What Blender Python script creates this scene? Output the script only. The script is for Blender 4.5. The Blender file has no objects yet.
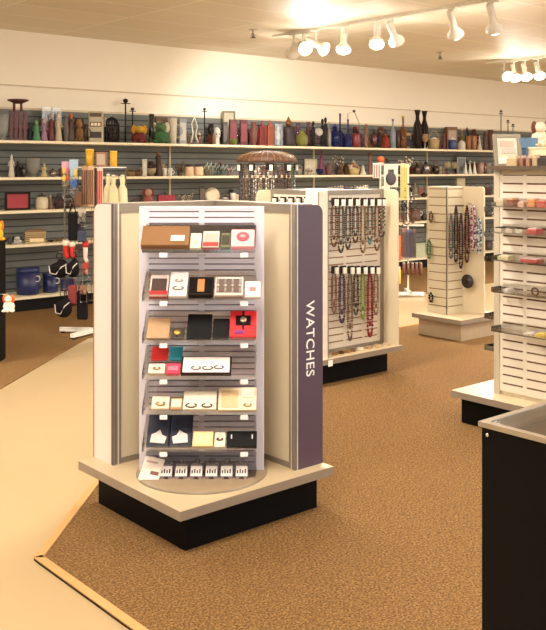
import bpy, bmesh, math, random
from mathutils import Matrix, Vector
random.seed(7)
C = bpy.context.scene.collection
PI = math.pi
# ---------------------------------------------------------------- camera model
FPX, EYE, HY, CX = 910.0, 1.53, 168.0, 273.0
ANG = math.radians(49.4)
FW = (math.cos(ANG), math.sin(ANG)); RT = (math.sin(ANG), -math.cos(ANG))
def at_v(px, v):
    t = (px-CX)/FPX; Z = v/(FW[1]+RT[1]*t); return (FW[0]+RT[0]*t)*Z, v, Z
def at_u(px, u):
    t = (px-CX)/FPX; Z = u/(FW[0]+RT[0]*t); return u, (FW[1]+RT[1]*t)*Z, Z
def at_z(px, Z):
    t = (px-CX)/FPX; return (FW[0]+RT[0]*t)*Z, (FW[1]+RT[1]*t)*Z, Z
def hz(py, Z): return EYE-(py-HY)*Z/FPX
YAW = ANG-PI/2          # local x = camera right, local -y = towards the camera

# ---------------------------------------------------------------- materials
def lin(c):
    r = []
    for x in c:
        x /= 255.0
        r.append(x/12.92 if x <= .04045 else ((x+.055)/1.055)**2.4)
    return tuple(r)
MC = {}
def mat(c, rough=.5, metal=0., kind='', var=.12, scale=18.):
    key = (tuple(c), rough, metal, kind, var, scale)
    if key in MC: return MC[key]
    m = bpy.data.materials.new('%s_%d_%d_%d' % ((kind or 'paint',)+tuple(int(x) for x in c)))
    m.use_nodes = True; nt = m.node_tree; N = nt.nodes; L = nt.links
    b = N['Principled BSDF']; col = lin(c)
    b.inputs['Roughness'].default_value = rough; b.inputs['Metallic'].default_value = metal
    if max(c) < 45: b.inputs['Specular IOR Level'].default_value = .12
    tc = N.new('ShaderNodeTexCoord'); nz = N.new('ShaderNodeTexNoise'); nz.inputs['Scale'].default_value = scale
    nz.inputs['Detail'].default_value = 3
    L.new(tc.outputs['Object'], nz.inputs['Vector'])
    mx = N.new('ShaderNodeMix'); mx.data_type = 'RGBA'
    mx.inputs[6].default_value = tuple(x*(1-var) for x in col)+(1,)
    mx.inputs[7].default_value = tuple(min(1, x*(1+var)) for x in col)+(1,)
    L.new(nz.outputs['Fac'], mx.inputs[0]); L.new(mx.outputs[2], b.inputs['Base Color'])
    if kind == 'glass':
        b.inputs['Transmission Weight'].default_value = .55; b.inputs['IOR'].default_value = 1.3
    if kind == 'clear':
        tr = N.new('ShaderNodeBsdfTransparent'); tr.inputs[0].default_value = tuple(.96+.04*x for x in col)+(1,)
        ms = N.new('ShaderNodeMixShader'); fr = N.new('ShaderNodeFresnel'); fr.inputs[0].default_value = 1.45
        ad = N.new('ShaderNodeMath'); ad.operation = 'ADD'; ad.inputs[1].default_value = .04; ad.use_clamp = True
        L.new(fr.outputs[0], ad.inputs[0]); L.new(ad.outputs[0], ms.inputs[0])
        gs = N.new('ShaderNodeBsdfGlossy'); gs.inputs['Roughness'].default_value = rough; gs.inputs[0].default_value = (1,1,1,1)
        L.new(tr.outputs[0], ms.inputs[1]); L.new(gs.outputs[0], ms.inputs[2])
        L.new(ms.outputs[0], N['Material Output'].inputs['Surface'])
    if kind == 'emit':
        b.inputs['Emission Color'].default_value = col+(1,); b.inputs['Emission Strength'].default_value = metal*0+30
        b.inputs['Metallic'].default_value = 0
    MC[key] = m; return m
G = lambda c: mat(c, .06, 0, 'glass')
CLR = lambda c=(245,245,240): mat(c, .08, 0, 'clear')
MET = lambda c, r=.32: mat(c, r, .85)

class MB:
    def __init__(s, m=None):
        s.v = []; s.f = []; s.mi = []; s.mats = []; s.cur = 0; s.M = Matrix.Identity(4); s.sm = []
        if m: s.use(m)
    def use(s, m):
        if m not in s.mats: s.mats.append(m)
        s.cur = s.mats.index(m); return s
    def at(s, x=0, y=0, z=0, rz=0, rx=0, ry=0):
        s.M = Matrix.Translation((x,y,z)) @ Matrix.Rotation(rz,4,'Z') @ Matrix.Rotation(ry,4,'Y') @ Matrix.Rotation(rx,4,'X'); return s
    def add(s, vs, fs, smooth=False):
        b = len(s.v)
        s.v += [tuple(s.M @ Vector(p)) for p in vs]
        for f in fs: s.f.append([b+i for i in f]); s.mi.append(s.cur); s.sm.append(smooth)
        return s
    def box(s, x0, x1, y0, y1, z0, z1, ch=0):
        if ch <= 0:
            return s.add([(x0,y0,z0),(x1,y0,z0),(x1,y1,z0),(x0,y1,z0),(x0,y0,z1),(x1,y0,z1),(x1,y1,z1),(x0,y1,z1)],
                [(0,3,2,1),(4,5,6,7),(0,1,5,4),(1,2,6,5),(2,3,7,6),(3,0,4,7)])
        c = ch
        P = [(x0+c,y0),(x1-c,y0),(x1,y0+c),(x1,y1-c),(x1-c,y1),(x0+c,y1),(x0,y1-c),(x0,y0+c)]
        Q = [(x0+c,y0+c),(x1-c,y0+c),(x1-c,y0+c),(x1-c,y1-c),(x1-c,y1-c),(x0+c,y1-c),(x0+c,y1-c),(x0+c,y0+c)]
        vs = [(p[0],p[1],z0+c) for p in P]+[(p[0],p[1],z1-c) for p in P]+[(x0+c,y0+c,z1),(x1-c,y0+c,z1),(x1-c,y1-c,z1),(x0+c,y1-c,z1),(x0+c,y0+c,z0),(x1-c,y0+c,z0),(x1-c,y1-c,z0),(x0+c,y1-c,z0)]
        fs = [(i,(i+1)%8,8+(i+1)%8,8+i) for i in range(8)]+[(16,17,18,19),(23,22,21,20)]
        T = [0,1,1,2,2,3,3,0]
        for i in range(8):
            j = (i+1)%8
            if T[i] == T[j]: fs += [(8+i,8+j,16+T[i]), (j,i,20+T[i])]
            else: fs += [(8+i,8+j,16+T[j],16+T[i]), (j,i,20+T[i],20+T[j])]
        return s.add(vs, fs)
    def lathe(s, prof, n=14, cx=0, cy=0, sy=1.):
        vs = []; fs = []
        for r, z in prof:
            for i in range(n):
                a = 2*PI*i/n; vs.append((cx+r*math.cos(a), cy+sy*r*math.sin(a), z))
        for k in range(len(prof)-1):
            for i in range(n):
                j = (i+1)%n; fs.append((k*n+i, k*n+j, (k+1)*n+j, (k+1)*n+i))
        fs.append(tuple(range(n-1,-1,-1))); fs.append(tuple(range((len(prof)-1)*n, len(prof)*n)))
        return s.add(vs, fs, True)
    def cyl(s, x, y, z0, z1, r, r2=None, n=12): return s.lathe([(r,z0),(r if r2 is None else r2,z1)], n, x, y)
    def ball(s, x, y, z, rx, ry=None, rz=None, n=10, m=6):
        ry = rx if ry is None else ry; rz = rx if rz is None else rz
        vs = [(x,y,z-rz)]; fs = []
        for k in range(1,m):
            t = PI*k/m
            for i in range(n):
                a = 2*PI*i/n; vs.append((x+rx*math.sin(t)*math.cos(a), y+ry*math.sin(t)*math.sin(a), z-rz*math.cos(t)))
        vs.append((x,y,z+rz)); e = len(vs)-1
        for i in range(n):
            j = (i+1)%n; fs.append((0,1+j,1+i)); fs.append((e,1+(m-2)*n+i,1+(m-2)*n+j))
            for k in range(m-2): fs.append((1+k*n+i,1+k*n+j,1+(k+1)*n+j,1+(k+1)*n+i))
        return s.add(vs, fs, True)
    def tube(s, pts, r, n=6, r2=None):
        pts = [Vector(p) for p in pts]; K = len(pts); vs = []; fs = []
        for k, p in enumerate(pts):
            d = (pts[min(k+1,K-1)]-pts[max(k-1,0)]).normalized()
            up = Vector((0,0,1)) if abs(d.z) < .9 else Vector((1,0,0))
            a = d.cross(up).normalized(); b = d.cross(a)
            rr = r if r2 is None else r+(r2-r)*k/(K-1)
            for i in range(n):
                t = 2*PI*i/n; vs.append(tuple(p+a*rr*math.cos(t)+b*rr*math.sin(t)))
        for k in range(K-1):
            for i in range(n):
                j = (i+1)%n; fs.append((k*n+i,(k+1)*n+i,(k+1)*n+j,k*n+j))
        fs.append(tuple(range(n))); fs.append(tuple(range(K*n-1,(K-1)*n-1,-1)))
        return s.add(vs, fs, True)
    def ring(s, x, y, z, R, r, plane='xz', n=18, a0=0, a1=2*PI, sz=1.):
        P = []
        for i in range(n+1):
            a = a0+(a1-a0)*i/n; c, d = R*math.cos(a), R*sz*math.sin(a)
            P.append((x+c,y,z+d) if plane == 'xz' else ((x+c,y+d,z) if plane == 'xy' else (x,y+c,z+d)))
        return s.tube(P, r, 5)
    def prism(s, poly, y0, y1):     # polygon in x,z (ccw seen from -y) extruded along y
        n = len(poly)
        vs = [(p[0],y0,p[1]) for p in poly]+[(p[0],y1,p[1]) for p in poly]
        return s.add(vs, [tuple(range(n)), tuple(range(2*n-1,n-1,-1))]+[((i+1)%n,i,n+i,n+(i+1)%n) for i in range(n)])
    def build(s, name, parent=None):
        me = bpy.data.meshes.new(name); me.from_pydata(s.v, [], s.f)
        for m in s.mats: me.materials.append(m)
        me.polygons.foreach_set('material_index', s.mi); me.polygons.foreach_set('use_smooth', s.sm)
        bm = bmesh.new(); bm.from_mesh(me); bmesh.ops.recalc_face_normals(bm, faces=bm.faces); bm.to_mesh(me); bm.free()
        me.update()
        o = bpy.data.objects.new(name, me); C.objects.link(o); o.parent = parent; return o

LABELS = {}
def tagit(o, label, cat, group=None):
    if label in LABELS: print('DUPLICATE LABEL', label)
    LABELS[label] = 1
    o['label'] = label; o['category'] = cat
    if group: o['group'] = group
def thing(name, label, cat, loc, rz, parts, group=None):
    """parts: list of (name, MB[, children]) ; one part only -> the mesh is the thing"""
    if len(parts) == 1 and len(parts[0]) == 2:
        o = parts[0][1].build(name)
    else:
        o = bpy.data.objects.new(name, None); C.objects.link(o); o.empty_display_size = .05
        for p in parts:
            c = p[1].build(p[0], o)
            if len(p) > 2:
                for q in p[2]:
                    if isinstance(q, tuple): q[1].build(q[0], c)
                    else: c['label'] = q
    o.location = loc; o.rotation_euler = (0,0,rz); tagit(o, label, cat, group); return o
def struct(name, mb):
    o = mb.build(name); o['kind'] = 'structure'; return o

# ================================================================ SETTING
WALLV, CEIL = 9.5, 3.05
def floor_mat():
    m = mat((178,154,117), .28, 0, 'tile', .05, 2.); return m
def carpet_mat():
    m = bpy.data.materials.new('carpet'); m.use_nodes = True; N = m.node_tree.nodes; L = m.node_tree.links
    b = N['Principled BSDF']; b.inputs['Roughness'].default_value = .95; b.inputs['Specular IOR Level'].default_value = .1
    tc = N.new('ShaderNodeTexCoord')
    n1 = N.new('ShaderNodeTexNoise'); n1.inputs['Scale'].default_value = 110; n1.inputs['Detail'].default_value = 4; n1.inputs['Roughness'].default_value = .75
    n2 = N.new('ShaderNodeTexNoise'); n2.inputs['Scale'].default_value = 1.3
    r = N.new('ShaderNodeValToRGB'); e = r.color_ramp.elements
    e[0].position = .36; e[0].color = lin((80,58,36))+(1,); e[1].position = .66; e[1].color = lin((158,124,80))+(1,)
    k = r.color_ramp.elements.new(.5); k.color = lin((118,88,54))+(1,)
    mx = N.new('ShaderNodeMix'); mx.data_type = 'RGBA'; mx.blend_type = 'MULTIPLY'; mx.inputs[0].default_value = .25
    L.new(tc.outputs['Object'], n1.inputs['Vector']); L.new(tc.outputs['Object'], n2.inputs['Vector'])
    L.new(n1.outputs['Fac'], r.inputs[0]); L.new(r.outputs[0], mx.inputs[6]); L.new(n2.outputs['Color'], mx.inputs[7])
    L.new(r.outputs[0], b.inputs['Base Color'])
    bp = N.new('ShaderNodeBump'); bp.inputs['Strength'].default_value = .5; bp.inputs['Distance'].default_value = .004
    L.new(n1.outputs['Fac'], bp.inputs['Height']); L.new(bp.outputs[0], b.inputs['Normal'])
    return m
def ceil_mat():
    m = bpy.data.materials.new('ceiling_tiles'); m.use_nodes = True; N = m.node_tree.nodes; L = m.node_tree.links
    b = N['Principled BSDF']; b.inputs['Roughness'].default_value = .6
    tc = N.new('ShaderNodeTexCoord'); br = N.new('ShaderNodeTexBrick'); br.offset = 0; br.squash = 1
    br.inputs['Scale'].default_value = 1; br.inputs['Brick Width'].default_value = 1.22; br.inputs['Row Height'].default_value = .61
    br.inputs['Mortar Size'].default_value = .012; br.inputs['Mortar Smooth'].default_value = .2
    br.inputs['Color1'].default_value = lin((238,228,206))+(1,); br.inputs['Color2'].default_value = lin((230,219,196))+(1,)
    br.inputs['Mortar'].default_value = lin((250,244,228))+(1,)
    L.new(tc.outputs['Object'], br.inputs['Vector']); L.new(br.outputs['Color'], b.inputs['Base Color'])
    nz = N.new('ShaderNodeTexNoise'); nz.inputs['Scale'].default_value = 90
    L.new(tc.outputs['Object'], nz.inputs['Vector']); bp = N.new('ShaderNodeBump'); bp.inputs['Strength'].default_value = .15
    L.new(nz.outputs['Fac'], bp.inputs['Height']); L.new(bp.outputs[0], b.inputs['Normal'])
    return m
U0, U1, V0 = -4.2, 17.2, -3.4
struct('floor', MB(floor_mat()).box(U0, U1, V0, WALLV+.1, -.1, 0))
struct('ceiling', MB(ceil_mat()).box(U0, U1, V0, WALLV+.1, CEIL, CEIL+.1))
WALLM = mat((250,242,224), .7, 0, '', .02, 4.)
struct('wall_back', MB(WALLM).box(U0, U1, WALLV, WALLV+.12, 0, CEIL))
struct('wall_right', MB(WALLM).box(U1-.1, U1, V0, WALLV, 0, CEIL))
struct('wall_left', MB(WALLM).box(U0, U0+.1, V0, WALLV, 0, CEIL))
def slab(poly, z0, z1, m):
    b = MB(m); n = len(poly)
    return b.add([(p[0],p[1],z0) for p in poly]+[(p[0],p[1],z1) for p in poly],
        [tuple(range(n-1,-1,-1)), tuple(range(n,2*n))]+[(i,(i+1)%n,n+(i+1)%n,n+i) for i in range(n)])
CM = carpet_mat()
isl = [(1.60,V0+.1),(U1-.2,V0+.1),(U1-.2,5.84),(4.10,5.84),(1.60,3.30)]
o = slab(isl, 0.0, .008, CM).build('floor_carpet'); o['kind'] = 'structure'
far = [(U0+.2,-.15),(4.07,7.3),(U1-.2,7.3),(U1-.2,WALLV-.01),(U0+.2,WALLV-.01)]
o = slab(far, 0.0, .008, CM).build('floor_carpet'); o['kind'] = 'structure'
def strip(a, b, w=-.036):
    d = Vector((b[0]-a[0], b[1]-a[1])); n = Vector((-d.y, d.x)).normalized()*w
    return slab([a, (a[0]+n.x,a[1]+n.y), (b[0]+n.x,b[1]+n.y), b], 0, .013, mat((196,152,98), .35, 0, '', .1, 30.))
for k, (a, b) in enumerate([((1.60,V0+.1),(1.60,3.30)), ((1.60,3.30),(4.10,5.84)), ((4.10,5.84),(U1-.2,5.84))]):
    o = strip(b if 0 else a, b).build('trim_%d' % (k+1)); o['kind'] = 'structure'
# seam lines on the upper wall
struct('trim_4', MB(mat((214,198,170), .6)).box(U0+.1, U1-.1, WALLV-.012, WALLV, 2.435, 2.45))
struct('trim_5', MB(mat((226,210,180), .6)).box(U0+.1, U1-.1, WALLV-.02, WALLV, 2.15, 2.20))
# added, unseen storefront posts; this side is left open to let world light in
for k, u in enumerate((-4.1, 0.0, 5.2, 10.4, 16.9)):
    o = MB(mat((120,112,100), .4, .5)).box(u-.05, u+.05, V0, V0+.1, 0, CEIL).build('window_%d' % (k+1)); o['kind'] = 'structure'
# slatwall on the back wall, one panel per 2.44 m
SLATC = mat((108,112,109), .5, 0, '', .06, 6.)
DARK = mat((52,56,58), .7)
joints = [-1.0-2.44+.09, -.91, 1.53, 3.97, 6.41, 8.87, 11.35, 13.8, 16.2]
for a, b in zip(joints[:-1], joints[1:]):
    mb = MB(DARK).box(a+.004, b-.004, WALLV-.02, WALLV, .12, 2.16)
    mb.use(SLATC); z = .13
    while z < 2.12:
        mb.box(a+.004, b-.004, WALLV-.035, WALLV-.021, z, z+.064); z += .0762
    o = mb.build('wall_back_panel'); o['kind'] = 'structure'
SHELFM = mat((236,222,190), .45, 0, '', .03, 8.)
SH = [1.822, 1.432, 1.078, .718, .165]
for k, zt in enumerate(SH):
    for a, b in zip(joints[:-1], joints[1:]):
        d = .415 if k < 4 else .43
        sh = MB(SHELFM).box(a+.006, b-.006, 9.46-d, 9.46, zt-.028, zt)
        lvl = ['top','second','third','fourth','bottom'][k]
        rk = ['far left corner','left end','left side','left of centre','centre left','centre','centre right','right side'][joints.index(a)]
        thing('wall_shelf', 'cream wall shelf board, %s level, bay at the %s of the back wall' % (lvl, rk), 'shelf', (0,0,0), 0,
              [('shelf_board', sh)], 'cream shelf boards on the back slatwall')
# uprights between bays, kick base
UPM = mat((206,192,164), .5)
for u in joints[1:-1]:
    o = MB(UPM).box(u-.012, u+.012, WALLV-.05, WALLV-.035, .12, 2.14).build('trim_%d' % (6+joints.index(u))); o['kind'] = 'structure'
struct('baseboard_back', MB(mat((24,22,22), .6)).box(U0+.1, U1-.1, 9.07, 9.49, 0.008, .135))

# ---------------------------------------------------------------- ceiling things
WHM = mat((240,236,226), .4)
def track(u, v0, v1, label, heads):
    mb = MB(WHM).box(u-.018, u+.018, v0, v1, CEIL-.03, CEIL)
    thing('light_track', label, 'light track', (0,0,0), 0, [('rail', mb)], 'white ceiling light tracks')
    for v, tilt, az, lab, cat2 in heads:
        zc = CEIL-.03
        stem = MB(WHM).cyl(0,0,-.13,0,.011).box(-.03,.03,-.05,.05,-.012,0)
        b = MB(WHM); b.at(0,0,-.15,az,tilt)
        b.lathe([(.022,.14),(.034,.13),(.034,-.03),(.04,-.05),(.078,-.10),(.08,-.13),(.07,-.13),(.036,-.07)], 16)
        bb = MB(mat((255,236,206), .3, 0, 'emit')); bb.at(0,0,-.15,az,tilt); bb.lathe([(.002,-.08),(.06,-.11),(.069,-.13),(.05,-.147),(.002,-.153)], 16)
        thing('track_light', lab, 'spotlight', (u,v,zc), 0, [('stem', stem), ('housing', b), ('bulb', bb)], 'spotlights on the ceiling tracks')
        d = Matrix.Rotation(az,3,'Z') @ Matrix.Rotation(tilt,3,'X') @ Vector((0,0,-1))
        L = bpy.data.lights.new('spot_lamp','SPOT'); L.energy = cat2*1.7; L.color = (1,.94,.86); L.spot_size = 1.9; L.spot_blend = .8; L.shadow_soft_size = .05
        lo = bpy.data.objects.new('spot_lamp', L); C.objects.link(lo); lo.location = Vector((u,v,zc-.15))+d*.17
        lo.rotation_euler = d.to_track_quat('-Z','Y').to_euler()
        L = bpy.data.lights.new('bulb_glow','POINT'); L.energy = cat2*.11; L.color = (1,.94,.85); L.shadow_soft_size = .05
        lo = bpy.data.objects.new('bulb_glow', L); C.objects.link(lo); lo.location = Vector((u,v,zc-.15))+d*.17
def uv_head(px, u): return at_u(px, u)[1]
R = math.radians
T1 = 6.77
track(T1, 2.0, 7.9, 'long white light track running across the ceiling above the aisle', [
    (uv_head(294,T1), R(-62), R(150), 'white spotlight at the far end of the long track, left of its cluster', 60),
    (uv_head(303,T1), R(70), R(150), 'white spotlight in the middle of the far cluster of the long track', 60),
    (uv_head(316,T1), R(60), R(200), 'white spotlight on the right of the far cluster on the long track', 60),
    (uv_head(344,T1), R(25), R(130), 'glowing spotlight touching the track next right of the far cluster', 70),
    (uv_head(377,T1), R(35), R(130), 'brightest glowing spotlight hanging mid way along the long track', 70),
    (uv_head(393,T1), R(50), R(49-180+60), 'white spotlight seen side on just right of the brightest one', 55),
    (uv_head(453,T1), R(38), R(49-180+60), 'white spotlight above the slat tower, angled down right, second from the near end', 55),
    (uv_head(492,T1), R(35), R(49-180+60), 'white spotlight nearest the camera on the long track', 55),
])
T2 = 10.8
track(T2, 4.5, 7.9, 'short white light track farther back at the right edge', [
    (uv_head(504,T2), R(60), R(150), 'leftmost lamp of the four bright ones at the right edge', 60),
    (uv_head(514,T2), R(40), R(140), 'second lamp from the left on the far right track', 60),
    (uv_head(525,T2), R(40), R(140), 'third lamp from the left on the far right track', 60),
    (uv_head(538,T2), R(40), R(140), 'rightmost lamp on the far right track', 60),
])
for px, py, lab in ((253,33,'small brass sprinkler head on the ceiling above the left half'), (440,55,'small sprinkler head on the ceiling between the two tracks')):
    Z = (CEIL-.04-EYE)*FPX/(HY-py); p = at_z(px, Z)
    a = MB(MET((190,180,160))).cyl(0,0,-.012,0,.045).cyl(0,0,-.05,-.012,.012)
    b = MB(MET((120,100,80))).lathe([(.035,-.095),(.035,-.09),(.008,-.085),(.008,-.05)],10).tube([(-.02,0,-.05),(-.028,0,-.07),(0,0,-.09)],.004).tube([(.02,0,-.05),(.028,0,-.07),(0,0,-.09)],.004)
    thing('sprinkler', lab, 'sprinkler', (p[0],p[1],CEIL), 0, [('escutcheon', a), ('deflector', b)], 'ceiling sprinklers')
# added, unseen ceiling lights that brighten the shop where track lamps fall short
ADDED_FILL = [(1.1,2.1),(4.,1.),(7.,.6),(3.4,4.4),(-1.6,3.6),(.4,6.6),(8.2,3.2),(10.6,2.8),(13.5,4.6),(12.6,1.2)]
for k, (u, v) in enumerate(ADDED_FILL):
    fr = MB(WHM).box(-.62,.62,-.32,-.29,-.02,0).box(-.62,.62,.29,.32,-.02,0).box(-.62,-.59,-.29,.29,-.02,0).box(.59,.62,-.29,.29,-.02,0)
    m = mat((255,240,214), .5, 0, 'emit')
    df = MB(m).box(-.585,.585,-.285,.285,-.008,0)
    dirs = ['in front of the watch display','above the black case','far right of the entrance','above the watch display','over the left aisle','by the left shelves','above the middle carpet','over the right carpet','over the far right aisle','at the far right front'][k]
    thing('added_ceiling_light', 'added unseen ceiling light %s' % dirs, 'ceiling light', (u,v,CEIL), 0, [('frame', fr), ('diffuser', df)], 'added unseen ceiling lights')
    L = bpy.data.lights.new('added_fill_lamp','AREA'); L.shape = 'RECTANGLE'; L.size = 1.16; L.size_y = .56; L.energy = (24,6,14,44,30,85,30,80,110,60)[k]; L.color = (1,.97,.92)
    lo = bpy.data.objects.new('added_fill_lamp', L); C.objects.link(lo); lo.location = (u,v,CEIL-.03)

# ================================================================ FIXTURES
FRM = mat((144,134,122), .45, .35)
BEIGE = mat((216,202,174), .5, 0, '', .02, 4.)
PINKW = mat((230,216,210), .5, 0, '', .02, 4.)
PLATE = mat((198,178,146), .35, 0, '', .03, 6.)
EDGEM = mat((150,136,122), .4, .2)
BLK = mat((7,6,7), .6)
SLW = mat((222,212,198), .45, 0, '', .02, 5.)
GRV = mat((150,104,66), .7)
def plate(mb_w, mb_h, zt=.2, th=.038):
    a = MB(PLATE).box(.002, mb_w-.002, .002, mb_h-.002, zt-th+.002, zt)
    b = MB(EDGEM).box(0, mb_w, 0, .004, zt-th, zt-.001).box(0, .004, .004, mb_h, zt-th, zt-.001).box(mb_w-.004, mb_w, .004, mb_h, zt-th, zt-.001).box(.004, mb_w-.004, mb_h-.004, mb_h, zt-th, zt-.001)
    return a, b
def slats(mb, w, z0, z1, pitch=.0508, g=.009, ribs=(.5,), mw=SLW, mg=GRV, margin=.03):
    """front is local -y at y=0; the board is 12 mm deep"""
    mb.use(mg).box(0, w, .007, .012, z0, z1); mb.use(mw)
    mb.box(0, margin, 0, .006, z0, z1); mb.box(w-margin, w, 0, .006, z0, z1)
    for r in ribs: mb.box(w*r-.012, w*r+.012, 0, .006, z0, z1)
    z = z0
    while z < z1-.005:
        mb.box(margin, w-margin, .0005, .0062, z, min(z+pitch-g, z1)); z += pitch
    return mb
def fin(w, z0, z1, th, m, r=.045, right=True):
    """upright board in x,z with one rounded top corner"""
    P = [(0,z0),(w,z0)]
    if right: P += [(w-r+r*math.cos(t), z1-r+r*math.sin(t)) for t in [i*PI/12 for i in range(7)]]+[(0,z1)]
    else: P += [(w,z1)]+[(r-r*math.sin(t), z1-r+r*math.cos(t)) for t in [i*PI/12 for i in range(7)]]
    return MB(m).prism(P, 0, th)
# ---- fixture 1
F1 = (2.017, 2.905); TOP = 1.37
pl, pe = plate(.83, .805)
base = MB(BLK).box(.072,.79,.068,.75,.008,.163)
wallA = MB(BEIGE).box(.10,.66,.662,.76,.215,TOP-.04)
wallB = MB(BEIGE).box(.672,.77,.085,.76,.215,TOP-.04)
frm = MB(FRM)
frm.box(.10,.67,.654,.765,TOP-.04,TOP).box(.664,.775,.08,.654,TOP-.04,TOP)        # top rails
frm.box(.10,.67,.654,.765,.2,.222).box(.664,.775,.08,.654,.2,.222)                # bottom rails
frm.box(.095,.13,.650,.672,.2,TOP).box(.661,.683,.075,.11,.2,TOP)                 # inner corner posts
frm.box(.088,.098,.646,.668,.2,TOP).box(.656,.678,.068,.078,.2,TOP)
frm.box(.66,.775,.655,.765,.2,TOP)
frm.use(mat((92,76,84),.5)).box(.0865,.0885,.648,.660,.2,TOP).box(.098,.102,.6480,.652,.2,TOP).box(.663,.668,.0665,.069,.2,TOP).box(.6785,.6815,.0655,.069,.2,TOP)
frm.use(mat((226,220,214),.3,.3)).box(.112,.118,.6485,.651,.2,TOP).box(.669,.674,.0662,.069,.2,TOP).box(.6595,.662,.092,.097,.2,TOP)
wp = MB(); wp.M = Matrix.Translation((.102,.668,0)) @ Matrix.Rotation(PI/2,4,'Z')
P = fin(.15, .2, TOP-.005, .014, PINKW, .04)
wp.use(PINKW); wp.add(P.v, P.f)
PUR = mat((80,64,80), .4, 0, '', .04, 5.)
pp = MB(); pp.M = Matrix.Translation((.68,.066,0))
P = fin(.145, .2, TOP-.005, .014, PUR, .04); pp.use(PUR); pp.add(P.v, P.f)
trimE = MB(mat((150,112,92),.4)); trimE.box(.086,.1,.8185,.8235,.2,TOP-.045)
cu = bpy.data.curves.new('lettering','FONT'); cu.body = 'WATCHES'; cu.size = .0715; cu.extrude = .001; cu.space_character = 1.06
to = bpy.data.objects.new('lettering_tmp', cu); C.objects.link(to)
dg = bpy.context.evaluated_depsgraph_get(); me = bpy.data.meshes.new_from_object(to.evaluated_get(dg)); bpy.data.objects.remove(to)
f1 = thing('display_stand', 'cream and silver display stand with a dark purple WATCHES panel, in the foreground', 'display stand', (F1[0],F1[1],0), 0,
      [('base', base), ('base_plate', pl, [('edge_band', pe)]), ('side_wall', wallA), ('side_wall', wallB), ('metal_frame', frm), ('white_end_panel', wp, [('edge_strip', trimE)]), ('purple_end_panel', pp, ['dark purple end panel with white WATCHES lettering'])])
f1.location = (F1[0],F1[1],0)
lt = bpy.data.objects.new('lettering', me); C.objects.link(lt)
LW = mat((248,244,240), .4); me.materials.clear(); me.materials.append(LW)
for pc in f1.children:
    if pc.name.startswith('purple'): lt.parent = pc
xs = [v.co.x for v in me.vertices]; ln = max(xs)-min(xs)
# x -> -z , y -> +x
lt.matrix_local = Matrix(((0,1,0,.724),(0,0,-1,.0645),(-1,0,0,EYE-(302-168)*4.02/910),(0,0,0,1)))
lt.scale = (.335/ln, .335/ln*1.0, 1)
lt['label'] = 'white lettering reading WATCHES downwards'
# ---- spinner in its niche
SC = at_z(202, 3.99)
SLABF = 3.985
disc = MB(mat((150,130,106), .35)).lathe([(.285,.2),(.285,.208),(.279,.213),(.05,.213)], 48)
rim = MB(mat((140,128,118),.3,.3)).lathe([(.2865,.200),(.2865,.205),(.283,.205)],48)
tw = MB(); tw.M = Matrix.Translation((-.27,-.02,0))
SPW = mat((218,214,228), .4, 0, '', .02, 5.); SPG = mat((134,124,138), .6)
slats(tw, .54, .225, 1.352, .0254, .0062, (.5,), SPW, SPG, .04)
tb = MB(); tb.M = Matrix.Translation((.27,.02,0)) @ Matrix.Rotation(PI,4,'Z'); slats(tb, .54, .225, 1.352, .0254, .0062, (.5,), SPW, SPG, .04)
tf = MB(SPW).box(-.272,-.262,-.022,.022,.213,1.362).box(.262,.272,-.022,.022,.213,1.362).box(-.262,.262,-.022,.022,1.352,1.362).box(-.262,.262,-.022,.022,.213,.225)
sp = thing('rotating_tower', 'white slatted rotating tower with seven clear trays in the corner of the WATCHES stand', 'display tower', (SC[0],SC[1],0), YAW,
      [('turntable', disc, [('rim', rim)]), ('slat_panel', tw), ('slat_panel', tb), ('frame', tf)])
ROWY = [252, 300.5, 342.5, 378.5, 414, 451, 487.5]
ZR = 3.86
ROWZ = [hz(y, 3.835) for y in ROWY]
ACR = CLR((238,236,244)); TAGM = mat((250,250,250), .5)
TL = R(42); DEP = .135
def rz_of(k): return ROWZ[k]
for k in range(7):
    z0 = rz_of(k)
    w = .475/2; yf, yb = -.155, -.022; rise = (yb-yf)*math.tan(TL)*.95
    tr = MB(ACR)
    t = .003
    tr.add([(-w,yf,z0),(w,yf,z0),(w,yb,z0+rise),(-w,yb,z0+rise),(-w,yf,z0-t),(w,yf,z0-t),(w,yb,z0+rise-t),(-w,yb,z0+rise-t)],
           [(0,1,2,3),(7,6,5,4),(0,4,5,1),(1,5,6,2),(2,6,7,3),(3,7,4,0)])
    tr.box(-w,w,yf-t,yf,z0-t,z0+.022)
    for sx in (-w-t, w):
        tr.add([(sx,yf,z0-t),(sx,yb,z0-t+rise*0-.0),(sx,yb,z0+rise+.01),(sx,yf,z0+.022),(sx+t,yf,z0-t),(sx+t,yb,z0-t),(sx+t,yb,z0+rise+.01),(sx+t,yf,z0+.022)],
           [(0,1,2,3),(7,6,5,4),(0,4,5,1),(1,5,6,2),(2,6,7,3),(3,7,4,0)])
    o = tr.build('clear_tray', sp)
    for xx in ((-.15,.19) if k < 6 else ()):
        q = MB(TAGM).box(xx-.016,xx+.016,-.1605,-.1585,z0-.022,z0-.003); q.build('label_clip', o)
    cz = z0-.03
    rp = MB(mat((196,190,196),.3)).box(-.02,.02,-.026,-.0205,cz,cz+.012); rp.build('hook_rail', o)

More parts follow.
